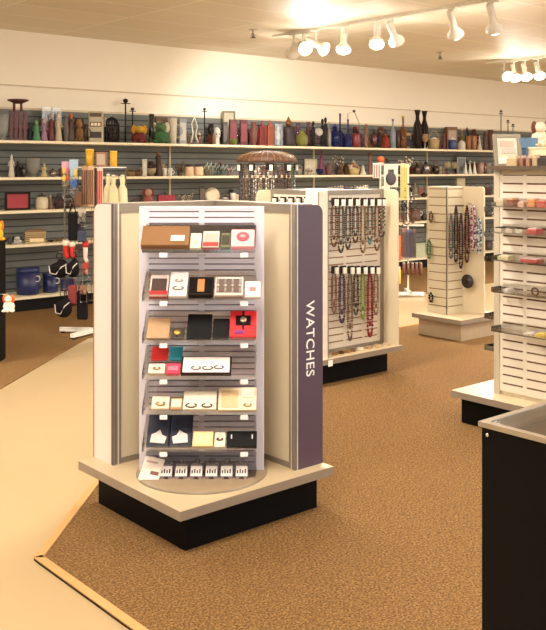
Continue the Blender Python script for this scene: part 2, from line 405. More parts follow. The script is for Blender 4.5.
def tilted(k, px0, px1, py0, py1, th, fn, name, label, cat, group=None):
    """a flat box lying on tray k, seen between the given columns / rows"""
    z0 = rz_of(k); Z = ZR
    x0, x1 = (px0-200)*Z/FPX, (px1-200)*Z/FPX
    al = math.atan2(EYE-z0, Z)
    hh = (py1-py0)*Z/FPX; vis = th*math.cos(TL-al) if TL > al else th
    L = max(.02, (hh-th*.55)/math.sin(TL+al)); L = min(L, .176)
    w = x1-x0
    parts = fn(w, L, th)
    o = bpy.data.objects.new(name, None); C.objects.link(o)
    for p in parts:
        c = p[1].build(p[0], o)
        for q in p[2:]: q[1].build(q[0], c)
    lift = max(0, (ROWY[k]-py1)-2)*Z/FPX/math.sin(TL)*.5
    lp = Matrix.Translation((SC[0],SC[1],0)) @ Matrix.Rotation(YAW,4,'Z') @ Matrix.Translation(((x0+x1)/2,-.153,z0+.004)) @ Matrix.Rotation(TL,4,'X') @ Matrix.Translation((0,lift,0))
    o.matrix_world = lp; tagit(o, label, cat, group); return o
# watch box builders : local x width, y 0..L up the slope, z thickness
def wbox(c, cl=None, ins=None, inm=.18, rim=None, extra=None, lid='lid'):
    def fn(w, L, th):
        h = w/2-.001
        b = MB(mat(c,.5)).box(-h,h,0,L,0,th*.55,.002)
        t = MB(mat(cl or c,.5)).box(-h,h,0,L,th*.56,th,.002)
        out = [['box_bottom', b], [lid, t]]
        if ins:
            i = MB(mat(ins,.4)).box(-h*(1-inm),h*(1-inm),L*inm,L*(1-inm),th,th+.002); out[1].append(('insert', i))
        if extra:
            for nm, q in extra(w, L, th): out[1].append((nm, q))
        return out
    return fn
def boxq(c, fx0, fx1, fy0, fy1, nm='label', h=.0025, m=None):
    return lambda w, L, th: [(nm, MB(m or mat(c,.4)).box(fx0*w,fx1*w,fy0*L,fy1*L,th+.0005,th+h))]
def watchq(cb, cs, n=1, nm='watch', cy=.5):
    def e(w, L, th):
        out = []
        for i in range(n):
            x = (i+.5)/n*w-w/2
            q = MB(MET(cs)).at(x,L*cy,th+.004).lathe([(min(w/n*.22,.014),-.003),(min(w/n*.22,.014),.003),(.004,.004)],14)
            q.use(MET(cb)).box(-.004,.004,-L*.34,-.012,-.003,0).box(-.004,.004,.012,L*.34,-.003,0); out.append((nm, q))
        return out
    return e
def ovalq(c1, c2):
    def e(w, L, th):
        q = MB(mat(c1,.5)).at(0,L*.55,th).lathe([(w*.27,.0005),(w*.27,.003),(w*.2,.003)],20)
        q.use(mat(c2,.4)).ball(0,0,.004,w*.13,w*.1,.003); return [('oval_window', q)]
    return e
def two(*es):
    def e(w, L, th):
        o = []
        for x in es: o += x(w, L, th)
        return o
    return e
def bracelet(c, x=0, y=.35, r=.3):
    def e(w, L, th):
        q = MB(MET(c)); q.ring(x*w, L*y, th+.004, w*r, .0028, 'xy', 16, PI*.6, PI*2.3, .42); return [('bracelet', q)]
    return e
GW = 'boxed watches and jewellery on the rotating tower'
W = tilted
W(0,142,190,225,249,.034,wbox((122,84,46),(130,90,50),None,extra=boxq((240,236,228),.12,.40,.2,.48)),'gift_box','large brown box with a white sticker at the left of the top tray','box',GW)
W(0,190.5,202,232,249,.018,wbox((226,214,186),(236,226,206),(240,232,214),extra=watchq((220,205,170),(230,220,200))),'jewelry_box','small cream clear-topped box right of the large brown box','box',GW)
W(0,203,220,230,249,.024,wbox((200,70,66),(206,200,196),(176,168,160),extra=boxq((206,60,60),-.45,.45,.03,.25,'red_band')),'watch_box','silver box with a red front edge in the middle of the top tray','box',GW)
W(0,221,231,232,249,.02,wbox((96,80,56),(110,112,84),(60,60,44)),'jewelry_box','small dark green box left of the pink box','box',GW)
W(0,231.5,255,229,250,.03,wbox((236,166,174),(240,182,188),None,extra=ovalq((200,80,92),(232,150,150))),'gift_box','pink box with a round red window on the top tray','box',GW)
W(1,150,169,274,298,.026,wbox((178,52,50),(196,180,176),(70,52,48),.2,extra=boxq((170,44,46),-.48,.48,.02,.2,'red_band')),'watch_box','red box with a pale lid at the left of the second tray','box',GW)
W(1,169.5,188,271,298,.022,wbox((214,210,210),(236,232,228),(214,208,206),.2,extra=two(bracelet((120,110,110),0,.3,.28),bracelet((150,140,140),0,.62,.2))),'watch_box','white and silver bracelet box second in the second tray','box',GW)
W(1,189,214,276,298,.028,wbox((24,20,20),(34,28,26),(20,16,16),.12,extra=boxq((190,124,72),-.14,.14,.16,.84,'tan_label')),'watch_box','black box with a tan paper label in the second tray','box',GW)
W(1,215,244,276,298,.026,wbox((150,130,116),(206,196,188),(110,92,84),.14,extra=watchq((200,196,194),(225,222,220),4)),'watch_box','clear topped box holding a row of silver watches in the second tray','box',GW)
W(1,245,261,281,299,.018,wbox((230,216,204),(240,228,218),None,extra=boxq((190,130,120),-.2,.2,.35,.6,'print')),'jewelry_box','small white box at the right end of the second tray','box',GW)
W(2,147,170,316,338,.012,wbox((176,140,104),(180,146,110),None),'gift_box','plain tan box at the left of the third tray','box',GW)
W(2,171,185,326,339,.012,wbox((110,96,84),(52,44,40),None,extra=watchq((60,50,44),(226,170,70))),'jewelry_box','tiny dark box with a gold disc in the third tray','box',GW)
W(2,187,212,312.5,339,.016,wbox((18,18,20),(26,26,28),None),'gift_box','larger plain black box in the third tray','box',GW)
W(2,213,229.5,317,339,.014,wbox((20,19,20),(28,27,28),None),'gift_box','smaller plain black box left of the bright red box','box',GW)
W(2,230,257,309,338,.024,wbox((206,30,40),(220,36,46),None,extra=two(boxq((26,18,20),-.28,.28,.42,.8,'dark_window'),watchq((60,50,50),(200,170,150),1,'watch',.62),boxq((120,50,130),-.3,.02,.1,.22,'print'))),'watch_box','bright red box with a black window and watch in the third tray','box',GW)
W(3,149,166,362,374,.02,wbox((222,204,178),(238,222,200),None,extra=bracelet((150,110,80),0,.45,.2)),'jewelry_box','small cream box in front of the red box on the fourth tray','box',GW)
W(3,166.5,181,362,374.5,.02,wbox((226,36,74),(236,50,86),(250,120,140),.3),'jewelry_box','small hot pink box on the fourth tray','box',GW)
W(3,181.5,232,355,375,.02,wbox((40,22,22),(44,26,26),(244,232,228),.07,extra=two(bracelet((110,100,100),-.2,.3,.09),bracelet((96,90,96),.03,.3,.10),bracelet((110,100,104),.25,.34,.09))),'bracelet_case','wide white lined case with dark rim and three bracelets on the fourth tray','case',GW)
o = W(3,150,167,359,374,.012,wbox((206,38,36),(216,44,40),None),'gift_box','red box tucked behind the small cream box on the fourth tray','box',GW)
o.matrix_world = o.matrix_world @ Matrix.Translation((0,.075,0.0))
o = W(3,168,182,359,374,.012,wbox((40,140,160),(46,150,172),None),'gift_box','turquoise box tucked behind the hot pink box on the fourth tray','box',GW)
o.matrix_world = o.matrix_world @ Matrix.Translation((0,.075,0.0))
W(4,152,170,394,408,.014,wbox((228,206,172),(238,220,194),None,extra=bracelet((176,128,80),0,.35,.25)),'jewelry_box','cream box with a gold piece at the left of the fifth tray','box',GW)
W(4,171,183,396,409,.014,wbox((168,124,72),(178,134,80),(238,222,190),.16),'jewelry_box','tiny brown rimmed cream box on the fifth tray','box',GW)
W(4,183.5,217,390,410,.016,wbox((238,224,196),(244,232,208),None,extra=two(bracelet((84,66,44),-.25,.2,.16),bracelet((84,66,44),.22,.2,.15))),'jewelry_box','cream box with two dark brooches on the fifth tray','box',GW)
W(4,218.5,257,386.5,411,.018,wbox((208,178,136),(232,214,184),None,extra=two(boxq((214,184,140),-.42,.02,.1,.85,'tan_pane'),boxq((244,236,226),.1,.44,.55,.9,'white_pane'),bracelet((176,140,96),.27,.2,.1))),'jewelry_box','wide cream box with two panes at the right of the fifth tray','box',GW)
def navy(w, L, th):
    h = w/2
    b = MB(mat((28,32,52),.6)).box(-h,-.003,0,L,0,th,.002)
    c = MB(mat((28,32,52),.6)).box(.003,h,0,L,0,th,.002)
    d = MB(mat((20,22,34),.6)).box(-.003,.003,0,L,0,th*.6)
    sv = mat((206,198,196),.35,.3)
    def shape(s):
        q = MB(sv); pts = [(-.42,.12),(-.1,.08),(-.06,.28),(-.16,.34),(-.22,.5),(-.3,.42),(-.4,.36)]
        pts = [(s*abs(x)*w if s > 0 else x*w, y*L) for x, y in pts]
        if s > 0: pts = pts[::-1]
        n = len(pts); q.add([(x,y,th+.0005) for x,y in pts]+[(x,y,th+.003) for x,y in pts],[tuple(range(n-1,-1,-1)),tuple(range(n,2*n))]+[(i,(i+1)%n,n+(i+1)%n,n+i) for i in range(n)])
        return q
    return [['left_card', b, ('silver_piece', shape(-1))], ['right_card', c, ('silver_piece', shape(1))], ['spine', d]]
W(5,147,192,413,446,.012,navy,'necklace_display','dark navy folding display with silver pieces at the left of the sixth tray','display card',GW)
W(5,193,214,430,447,.02,wbox((222,182,120),(236,204,148),(240,214,160),.14),'jewelry_box','golden cream box beside the navy display','box',GW)
W(5,214.5,226,431,447,.012,wbox((232,212,184),(240,226,206),None,extra=bracelet((110,70,60),0,.5,.25)),'jewelry_box','small white card box between the golden box and the black one','box',GW)
W(5,227,257.5,430,447.5,.016,wbox((14,14,16),(18,18,20),None,extra=two(boxq((210,210,220),-.36,-.32,.5,.75,'earring'),boxq((210,210,220),.32,.36,.5,.75,'earring'))),'earring_box','black box with a pair of earrings at the right of the sixth tray','box',GW)
o = W(6,138,159,455,480,.012,wbox((226,208,196),(240,224,212),None,extra=two(boxq((120,60,50),.0,.4,.28,.42,'dark_print'),boxq((200,170,160),-.35,.2,.75,.82,'print'))),'price_card','white card leaning at the left end of the lowest tray','card',GW)
o.matrix_world = o.matrix_world @ Matrix.Rotation(R(-12),4,'Z')
LPOS = ['first from the left','second from the left','third from the left','third from the right','second from the right','last on the right']
for i in range(6):
    px = 166+i*15.2
    def ck(w, L, th):
        h = w/2
        a = MB(mat((176,160,164),.15,0,'glass')).box(-h,h,0,L*.78,0,th*.4,.002).ring(0,L*.86,th*.2,.012,.0025,'xy')
        b = MB(mat((238,230,226),.5)).box(-h*.9,h*.9,L*.28,L*.66,th*.42,th*.46)
        d = MB(mat((40,28,28),.5))
        for j in range(4): d.box(-h*.75+j*h*.4,-h*.75+j*h*.4+h*.2,L*.38,L*(.54 if j % 2 else .5),th*.47,th*.5)
        e = MB(mat((60,40,36),.4)).lathe([(h*.42,th*.4),(h*.42,th*.46)],12,0,L*.17)
        return [['capsule', a, ('label_card', b), ('label_print', d)], ['watch_face', e]]
    W(6,px-6.4,px+6.4,455,483,.02,ck,'watch_capsule','small clear watch pack with a white label on the lowest tray, %s' % LPOS[i],'watch pack','clear watch packs on the lowest tray')

# ---- generic post/fin stand (fixtures 2 and 3)
def beads(L, w, r, cols, n=None, bulge=0, tag=None):
    """closed hanging loop; origin at the top"""
    m = [mat(tuple(int(x*(.72 if sum(c) < 560 else .95)) for x in c),.35,.1) for c in cols]; mb = MB(m[0]); n = n or int(2*L/(r*2.1))
    for i in range(n):
        t = i/(n-1); a = t*2-1
        z = -L*(1-abs(a)**1.0) if abs(a) > .25 else -L*(1-.25+.25*math.sqrt(max(0,1-(a/.25)**2))*1.0)
        x = math.copysign(min(1,((1-abs(a))/.25)**.6)*w/2, a) if abs(a) > .25 else a/.25*w/2
        mb.use(m[(i*7//5) % len(m)]); rr = r*(1+bulge*max(0,1-abs(a)*3)); mb.ball(x,0,z,rr,rr,rr,6,4)
    mb.use(m[0]).tube([(-w*.12,0,0),(-w*.5,0,-L*.3),(-w*.5,0,-L*.8),(-w*.3,0,-L*.96),(0,0,-L),(w*.3,0,-L*.96),(w*.5,0,-L*.8),(w*.5,0,-L*.3),(w*.12,0,0),(-w*.12,0,0)], r*.45, 4)
    return mb
def ncl(loc, L, w, r, cols, label, group, bulge=0, tagc=(240,236,226), rz=0, pend=None):
    parts = [('outer_strand', beads(L,w,r,cols,None,bulge)), ('inner_strand', beads(L*.84,w*.5,r*.8,cols[::-1],None,bulge))]
    if tagc:
        parts.append(('hanger', MB(mat((44,34,32),.5)).box(-.034,.034,-.012,-.003,-.030,.024,.004)))
        parts.append(('price_tag', MB(mat(tagc,.6)).box(-.006,.018,-.030,-.012,-.034,.012)))
    if pend: parts.append(('pendant', MB(mat(pend,.3,.2)).ball(0,0,-L-.012,.022,.008,.024)))
    return thing('necklace', label, 'necklace', loc, rz, parts, group)
def hookbar(lst, x, z, L=.06, y=0): lst.append(MB(MET((150,146,140))).tube([(x,y,z),(x,y-L,z),(x,y-L-.006,z+.01)], .0028, 5))

# ---- fixture 2
pl, pe = plate(.93,.75)
x0, y0 = 4.25, 4.55
b2 = MB(BLK).box(.08,.85,.08,.67,.008,.163)
core = MB(BEIGE).box(4.442-x0,5.13-x0,4.722-y0,5.19-y0,.2,TOP-.005)
fr = MB(FRM)
fr.box(4.43-x0,5.14-x0,4.705-y0,5.2-y0,TOP-.035,TOP)
fr.box(4.43-x0,5.14-x0,4.705-y0,5.2-y0,.2,.225)
fr.box(4.43-x0,4.455-x0,4.705-y0,4.73-y0,.2,TOP).box(5.105-x0,5.135-x0,4.70-y0,4.722-y0,.2,TOP).box(4.425-x0,4.442-x0,5.155-y0,5.19-y0,.2,TOP)
post = MB(mat((226,220,206),.4)).box(4.335-x0,4.43-x0,4.575-y0,4.705-y0,.2,TOP)
post.use(FRM).box(4.332-x0,4.338-x0,4.572-y0,4.579-y0,.2,TOP).box(4.424-x0,4.432-x0,4.572-y0,4.579-y0,.2,TOP)
sA = MB(); sA.M = Matrix.Translation((4.455-x0,4.708-y0,0)); slats(sA,.65,.225,TOP-.035,.0508,.009,(.42,.72))
sB = MB(); sB.M = Matrix.Translation((4.428-x0,5.155-y0,0)) @ Matrix.Rotation(-PI/2,4,'Z'); slats(sB,.42,.225,TOP-.035,.0508,.008,(.5,))
P = fin(.14,.2,TOP-.003,.016,BEIGE,.04,True)
fA = MB(BEIGE); fA.M = Matrix.Translation((5.14-x0,4.705-y0,0)) @ Matrix.Rotation(-PI/2,4,'Z'); fA.add(P.v,P.f)
P = fin(.13,.2,TOP-.003,.016,BEIGE,.04,False)
fB = MB(BEIGE); fB.M = Matrix.Translation((4.30-x0,5.19-y0,0)); fB.add(P.v,P.f)
hk = []
NT = [334,341,348,355.5,363,370,377,382]
N2 = [334,342,350,356,363,370,376]
def np2(px): return at_v(px, 4.655)
for px in NT: p = np2(px); hookbar(hk, p[0]-x0, hz(201,p[2])+.003, .05, 4.71-y0)
for px in N2: p = np2(px); hookbar(hk, p[0]-x0, hz(269,p[2])+.003, .05, 4.71-y0)
LN = [276,284,292,300,308,315]
for px in LN:
    p = at_u(px, 4.375); zz = hz(200,p[2])+.003
    hk.append(MB(MET((150,146,140))).tube([(4.43-x0,p[1]-y0,zz),(4.372-x0,p[1]-y0,zz),(4.366-x0,p[1]-y0,zz+.01)], .0028, 5))
thing('display_stand', 'cream and silver slatted necklace stand with a black base behind the WATCHES stand', 'display stand', (x0,y0,0), 0,
   [('base', b2), ('base_plate', pl, [('edge_band', pe)]), ('core', core), ('metal_frame', fr), ('corner_post', post), ('slat_panel', sA), ('slat_panel', sB), ('side_fin', fA), ('side_fin', fB), ('price_tag', MB(TAGM).box(.155,.195,-.004,-.001,.150,.192))]+[('hook', h) for h in hk])
g = 'necklaces on the top row of the slatted stand'
TD = [((150,90,60),(200,160,120),246,'brown and tan beads at the left end of the upper row'),
 ((120,100,80),(60,110,110),252,'long teal and brown strand, second in the upper row'),
 ((90,60,50),(70,120,120),248,'dark strand with teal beads, third in the upper row'),
 ((70,40,44),(120,70,60),242,'dark maroon strand in the middle of the upper row'),
 ((196,150,90),(224,190,140),252,'long golden strand right of the maroon one'),
 ((170,130,90),(90,150,160),240,'tan strand with a blue grey pendant in the upper row'),
 ((200,150,110),(150,110,80),250,'amber and brown strand, second from the right in the upper row'),
 ((230,214,190),(70,40,40),236,'dark and pearl spiral strand at the right end of the upper row')]
for px, (c1,c2,yb,lab) in zip(NT, TD):
    p = np2(px); zt = hz(201,p[2]); L = (yb-201)*p[2]/FPX
    ncl((p[0],4.655,zt), L, .058, .0068, (c1,c2,(90,60,44)), 'necklace of '+lab, g, .5, pend=(96,140,150) if 'pendant' in lab else None)
g = 'necklaces on the lower row of the slatted stand'
BD = [((190,130,100),(150,90,70),312,'pale coral strand at the left end of the lower row'),
 ((110,70,90),(90,80,110),322,'purple grey clustered strand, second in the lower row'),
 ((160,120,80),(120,80,50),340,'very long bronze chain strand in the lower row'),
 ((60,40,36),(150,150,130),314,'dark strand with silver drops in the lower row'),
 ((190,210,60),(130,150,50),318,'lime green beaded strand in the lower row'),
 ((196,40,40),(170,30,34),336,'long bright red beaded strand in the lower row'),
 ((196,170,150),(150,120,90),314,'pale grey strand at the right end of the lower row')]
for px, (c1,c2,yb,lab) in zip(N2, BD):
    p = np2(px); zt = hz(269,p[2]); L = (yb-269)*p[2]/FPX
    ncl((p[0],4.655,zt), L, .056 if 'red' in lab else .048, .0088 if 'red' in lab else .0068, (c1,c1,c2), 'necklace, '+lab, g, .4)
g = 'dark necklaces on the left face of the slatted stand'
for i, px in enumerate(LN):
    p = at_u(px, 4.375); c = [(50,36,32),(90,60,46),(40,30,30),(110,80,60),(60,44,40),(80,54,50)][i]
    ncl((4.375,p[1],hz(200,p[2])), .30, .05, .009, (c,c,(150,120,90)), 'dark necklace with white tag on the stand left face, %s' % LPOS[i], g, .3, rz=-PI/2)
# jewellery lying on the plate of fixture 2
JW = [(335,(150,110,70)),(341,(96,70,50)),(347,(170,130,80)),(353,(120,90,60)),(360,(236,226,206)),(368,(190,150,110)),(377,(210,180,140)),(386,(220,200,170))]
JN = ['gold bangle near the corner post','dark bangle second on the ledge','thick gold bangle on the ledge','brown bangle in the middle of the ledge','white bangle on the ledge','copper bangle on the ledge','pale gold bangle on the ledge','silver bangle by the right fin']
for (px, c), lab in zip(JW, JN):
    p = at_v(px, 4.635); q = MB(mat(c,.3,.4)).ring(0,0,.006,.022,.005,'xy',14)
    q.ring(0,0,.014,.022,.004,'xy',14)
    thing('bracelet', lab+' of the necklace stand', 'bracelet', (p[0],4.635,.2), 0, [('band', q)], 'bangles on the ledge of the necklace stand')
for i, (px, c, lab) in enumerate(((335,(170,160,150),'silver wire tiara'),(348,(60,50,46),'black beaded tiara'),(360,(190,176,150),'pale beaded tiara'))):
    p = at_v(px, 4.9); q = MB(mat(c,.3,.5)).ring(0,0,.005,.06,.005,'xy',18)
    for j in range(9):
        a = PI+PI*j/8; q.ball(.06*math.cos(a),.06*math.sin(a),.014+.01*math.sin(PI*j/8),.006,n=6,m=4)
    thing('tiara', lab+' lying on top of the necklace stand', 'tiara', (p[0],4.9,TOP), 0, [('band', q)], 'tiaras on top of the necklace stand')

# ---- fixture 3
x0, y0 = 6.40, 4.95
pl, pe = plate(.62,.56); T3 = 1.36
b3 = MB(mat((170,150,124),.5,.0)).box(.05,.57,.04,.52,.008,.163)
core = MB(BEIGE).box(6.572-x0,6.79-x0,5.242-y0,5.46-y0,.2,T3)
S3 = mat((206,194,168),.5,0,'',.02,5.); G3 = mat((140,104,70),.7)
s1 = MB(); s1.M = Matrix.Translation((6.56-x0,5.23-y0,0)); slats(s1,.235,.2,T3,.0762,.009,(),S3,G3,.012)
s2 = MB(); s2.M = Matrix.Translation((6.56-x0,5.46-y0,0)) @ Matrix.Rotation(-PI/2,4,'Z'); slats(s2,.23,.2,T3,.0762,.009,(),S3,G3,.012)
P = fin(.235,.2,T3,.016,S3,.03,True); f3 = MB(BEIGE); f3.M = Matrix.Translation((6.795-x0,5.235-y0,0)) @ Matrix.Rotation(-PI/2,4,'Z'); f3.add(P.v,P.f)
h3 = []
for px, py in ((452,214),(457,206),(461,214)):
    p = at_v(px,5.23); h3.append(MB(MET((60,54,50))).tube([(p[0]-x0,5.23-y0,hz(py,p[2])),(p[0]-x0,5.16-y0,hz(py,p[2])),(p[0]-x0,5.155-y0,hz(py,p[2])+.015)],.003,5))
for px, py in ((467,206),(473,204),(479,218),(470,281)):
    p = at_u(px,6.795); zz = hz(py,p[2]); h3.append(MB(MET((60,54,50))).tube([(6.795-x0,p[1]-y0,zz),(6.735-x0,p[1]-y0,zz),(6.73-x0,p[1]-y0,zz+.015)],.003,5))
for px, py in ((430,212),(428,240),(431,293)):
    p = at_u(px,6.56); zz = hz(py,p[2]); h3.append(MB(MET((60,54,50))).tube([(6.56-x0,p[1]-y0,zz),(6.50-x0,p[1]-y0,zz),(6.495-x0,p[1]-y0,zz+.015)],.003,5))
thing('display_stand', 'narrow beige slatted display stand with few goods and a grey base, right of centre', 'display stand', (x0,y0,0), 0,
   [('base', b3), ('base_plate', pl, [('edge_band', pe)]), ('core', core), ('slat_panel', s1), ('slat_panel', s2), ('side_fin', f3)]+[('hook', h) for h in h3])
g = 'cords and keychains on the narrow beige stand'
for px, yt, yb, cols, lab in ((451,214,258,((120,60,110),(90,130,60)),'purple and green beaded cord'),(456,206,262,((50,34,36),(70,50,50)),'long black beaded cord'),(461,214,268,((60,36,40),(110,70,80)),'dark maroon beaded cord')):
    p = at_v(px,5.165); L = (yb-yt)*p[2]/FPX
    ncl((p[0],5.165,hz(yt,p[2])), L, .05, .009, cols, lab+' hanging on the slats of the narrow beige stand', g, tagc=None)
for px, yt, yb, cols, lab in ((467,206,262,((60,40,46),(150,60,70)),'dark red'),(473,204,250,((170,60,110),(230,210,220)),'pink and white'),(479,218,252,((70,130,170),(210,220,225)),'blue and white')):
    p = at_u(px,6.74); L = (yb-yt)*p[2]/FPX
    ncl((6.74,p[1],hz(yt,p[2])), L, .045, .01, cols, lab+' beaded cord on the smooth right side of the narrow beige stand', g, tagc=None, rz=-PI/2)
p = at_u(425,6.50)
for px, yt, yb, cols, lab in ((429,240,258,((70,140,80),(60,110,70)),'green earring set'),(431,212,222,((120,80,50),(150,110,70)),'small brown charm'),(431,293,302,((40,30,30),(60,40,40)),'small black charm')):
    p = at_u(px,6.505); L = (yb-yt)*p[2]/FPX
    ncl((6.505,p[1],hz(yt,p[2])), L, .04, .009, cols, lab+' on the left slats of the narrow beige stand', g, tagc=None, rz=-PI/2)
p = at_u(470,6.77)
dk = MB(mat((46,34,34),.5)); dk.M = Matrix.Rotation(PI/2,4,'Y')
dk.lathe([(.062,-.04),(.062,-.028),(.045,-.025),(.04,-.035),(.015,-.035),(.012,-.04)],24)
thing('black_hat', 'round black disc shaped piece hanging low on the narrow beige stand', 'ornament', (6.765+.0,p[1],hz(281,p[2])), 0, [('disc', dk)])

# ---- fixture 4
x0, y0 = 4.355, 2.15; T4 = 1.51
pl, pe = plate(.9,1.295)
b4 = MB(BLK).box(.045,.85,.05,1.25,.008,.163)
core = MB(BEIGE).box(4.503-x0,5.0-x0,2.3-y0,3.22-y0,.2,T4)
s4 = MB(); s4.M = Matrix.Translation((4.49-x0,3.19-y0,0)) @ Matrix.Rotation(-PI/2,4,'Z')
slats(s4,.89,.225,T4-.02,.0508,.010,(.19,.38,.57,.78),SLW,mat((112,74,46),.7),.018)
pf = MB(mat((196,186,168),.45,.2)).box(4.488-x0,4.53-x0,3.192-y0,3.232-y0,.2,T4).box(4.488-x0,5.01-x0,2.29-y0,3.232-y0,T4,T4+.012)
thing('display_stand', 'white slatted display stand with clear trays on a black base at the right edge', 'display stand', (x0,y0,0), 0,
   [('base', b4), ('base_plate', pl, [('edge_band', pe)]), ('core', core), ('slat_panel', s4), ('frame', pf)])
TRZ = [hz(207,5.25), hz(233,5.25), hz(261,5.22), hz(293,5.22), hz(333,5.2)]
ordn = ['topmost','second','third','fourth','lowest']
AC2 = CLR((244,238,226))
for k, z in enumerate(TRZ):
    t = MB(AC2)
    t.box(-.11,0,-.56,0,0,.004).box(-.113,-.11,-.56,0,0,.03).box(-.003,0,-.56,0,.004,.05).box(-.11,-.003,-.003,0,.004,.03).box(-.11,-.003,-.56,-.557,.004,.03)
    thing('clear_tray', 'clear acrylic tray on the white slatted stand at the right edge, %s of five' % ordn[k], 'tray', (4.489,3.17,z), 0, [('tray', t)], 'clear trays on the right slatted stand')
for k, yy in enumerate((212,237,262,320,352)):
    z = hz(yy,5.4); t = MB(AC2).box(0,.3,0,.09,0,.004).box(0,.3,.087,.09,0,.03).box(0,.003,0,.09,0,.03).box(0,.3,0,.003,.004,.05)
    thing('clear_tray', 'clear tray sticking out beyond the left post of the right slatted stand, %s of five' % ordn[k], 'tray', (4.52,3.235,z), 0, [('tray', t)], 'clear trays behind the left post of the right stand')
def t4(px, k): u = 4.43; p = at_u(px,u); return (u,p[1],TRZ[k]+.0045)
g = 'small goods in the trays of the right slatted stand'
def sbox(w, d, h, c, c2, lean=0, ins=True):
    c = tuple(int(x*.84) for x in c); c2 = tuple(int(x*.84) for x in c2)
    a = MB(mat(c,.5)).at(0,0,0,0,0,0).box(-d/2,d/2,-w/2,w/2,0,h*.8,.002)
    b = MB(mat(c2,.4)).box(-d/2+.006,d/2-.006,-w/2+.006,w/2-.006,h*.81,h)
    return [('box_bottom', a), ('box_top', b)]
for px, k, w, h, c, c2, lab in (
    (503,0,.05,.045,(226,206,176),(240,228,210),'cream box at the left of the topmost tray on the right stand'),
    (513,0,.045,.05,(150,90,70),(236,196,150),'tan and pink box second on the topmost tray of the right stand'),
    (524,0,.04,.035,(236,190,170),(244,220,206),'pale pink box on the topmost tray of the right stand'),
    (534,0,.05,.05,(226,150,90),(240,190,150),'orange box on the topmost tray of the right stand'),
    (544,0,.05,.045,(214,90,80),(236,180,170),'red and pink box at the frame edge of the topmost tray'),
    (501,1,.05,.03,(240,228,208),(50,40,40),'white and black box at the left of the second tray on the right stand'),
    (512,1,.045,.03,(230,216,196),(110,90,80),'white framed dark picture box second on the second tray'),
    (522,1,.045,.03,(230,216,196),(70,54,50),'white framed dark picture box third on the second tray'),
    (535,1,.065,.035,(200,60,56),(238,206,196),'red box with white top on the second tray of the right stand'),
    (506,2,.07,.025,(236,224,176),(240,230,190),'pale yellow clear pack on the third tray of the right stand'),
    (532,2,.11,.022,(200,60,60),(240,210,204),'long red pack with white lettering on the third tray'),
    (509,3,.03,.022,(244,236,226),(250,246,240),'small white pack on the fourth tray of the right stand'),
    (541,4,.035,.02,(240,206,60),(250,226,110),'small yellow label pack on the lowest tray of the right stand'),
    (530,4,.04,.014,(240,232,220),(246,240,230),'small white pack on the lowest tray of the right stand')):
    thing('small_box', lab, 'box', t4(px,k), 0, sbox(w,.07,h,c,c2), g)
p = t4(535,3); thing('round_ornament', 'dark round ring shaped piece on the fourth tray of the right stand', 'ornament', (p[0],p[1],p[2]), 0, [('band', MB(mat((84,56,46),.3,.3)).ring(0,0,.02,.02,.006,'yz'))])
# on top of fixture 4
TT = T4+.012
def top4(px, u=4.56): p = at_u(px,u); return (u,p[1],TT)
trt = MB(mat((96,80,66),.4,.2)).box(-.10,.30,-.62,0,0,.008).box(-.10,-.095,-.62,0,.008,.02).box(-.095,.3,-.004,0,.008,.02)
thing('top_tray', 'dark thin tray lying on top of the right slatted stand', 'tray', (4.52,3.24,TT), 0, [('tray', trt)])
TT += .008
def pic(w, h, cf, ci, extra=()):
    a = MB(mat(cf,.4,.1)).box(-w/2,-w/2+.022,0,.02,0,h).box(w/2-.022,w/2,0,.02,0,h).box(-w/2+.022,w/2-.022,0,.02,0,.022).box(-w/2+.022,w/2-.022,0,.02,h-.022,h)
    b = MB(mat(ci,.6)).box(-w/2+.022,w/2-.022,.008,.016,.022,h-.022)
    out = [('frame', a), ('picture', b)]
    for nm, c, x0_, x1_, z0_, z1_ in extra: out.append((nm, MB(mat(c,.6)).box(x0_*w,x1_*w,.004,.008,z0_*h,z1_*h)))
    return out
def picpose(o, lean): o.rotation_euler = (lean,0,o.rotation_euler[2])
p = at_z(509, 5.38)
o = thing('framed_picture', 'silver framed picture leaning on top of the right slatted stand', 'picture frame', (p[0],p[1],TT+.002), YAW+.05,
   pic(.165,.205,(132,122,104),(244,230,214),(('pink_patch',(236,190,176),-.25,.25,.62,.8),('grey_patch',(206,196,186),-.2,.3,.42,.6),('white_patch',(252,250,246),-.38,.0,.13,.3))))
picpose(o, R(-12))
g = 'small goods on top of the right slatted stand'
for px, w, h, c, c2, lab in ((514,.085,.07,(226,196,150),(240,220,190),'tan carton in front of the silver framed picture'),(523.5,.03,.072,(176,120,100),(226,190,170),'narrow brown box right of the tan carton'),(530,.03,.07,(190,140,120),(236,206,190),'narrow pinkish box, second right of the tan carton'),(537,.04,.075,(206,180,140),(226,206,170),'cream bottle shaped carton beside the black bag'),(545,.07,.07,(60,48,42),(70,56,50),'dark brown pouch at the right edge on top of the stand')):
    q = top4(px,4.5)
    thing('small_box', lab, 'box', (q[0],q[1],TT), 0, sbox(w*.8,.05,h,c,c2), g)
q = at_u(540, 4.78)
thing('riser_box', 'plain cream box behind the small goods on top of the right stand', 'box', (4.78,q[1]-.05,TT), 0, [('carton', MB(mat((232,212,176),.6)).box(-.1,.1,-.19,.1,0,.115,.004)), ('lid', MB(mat((236,218,184),.6)).box(-.105,.105,-.195,.105,.115,.125))])
q = at_u(540,4.78)
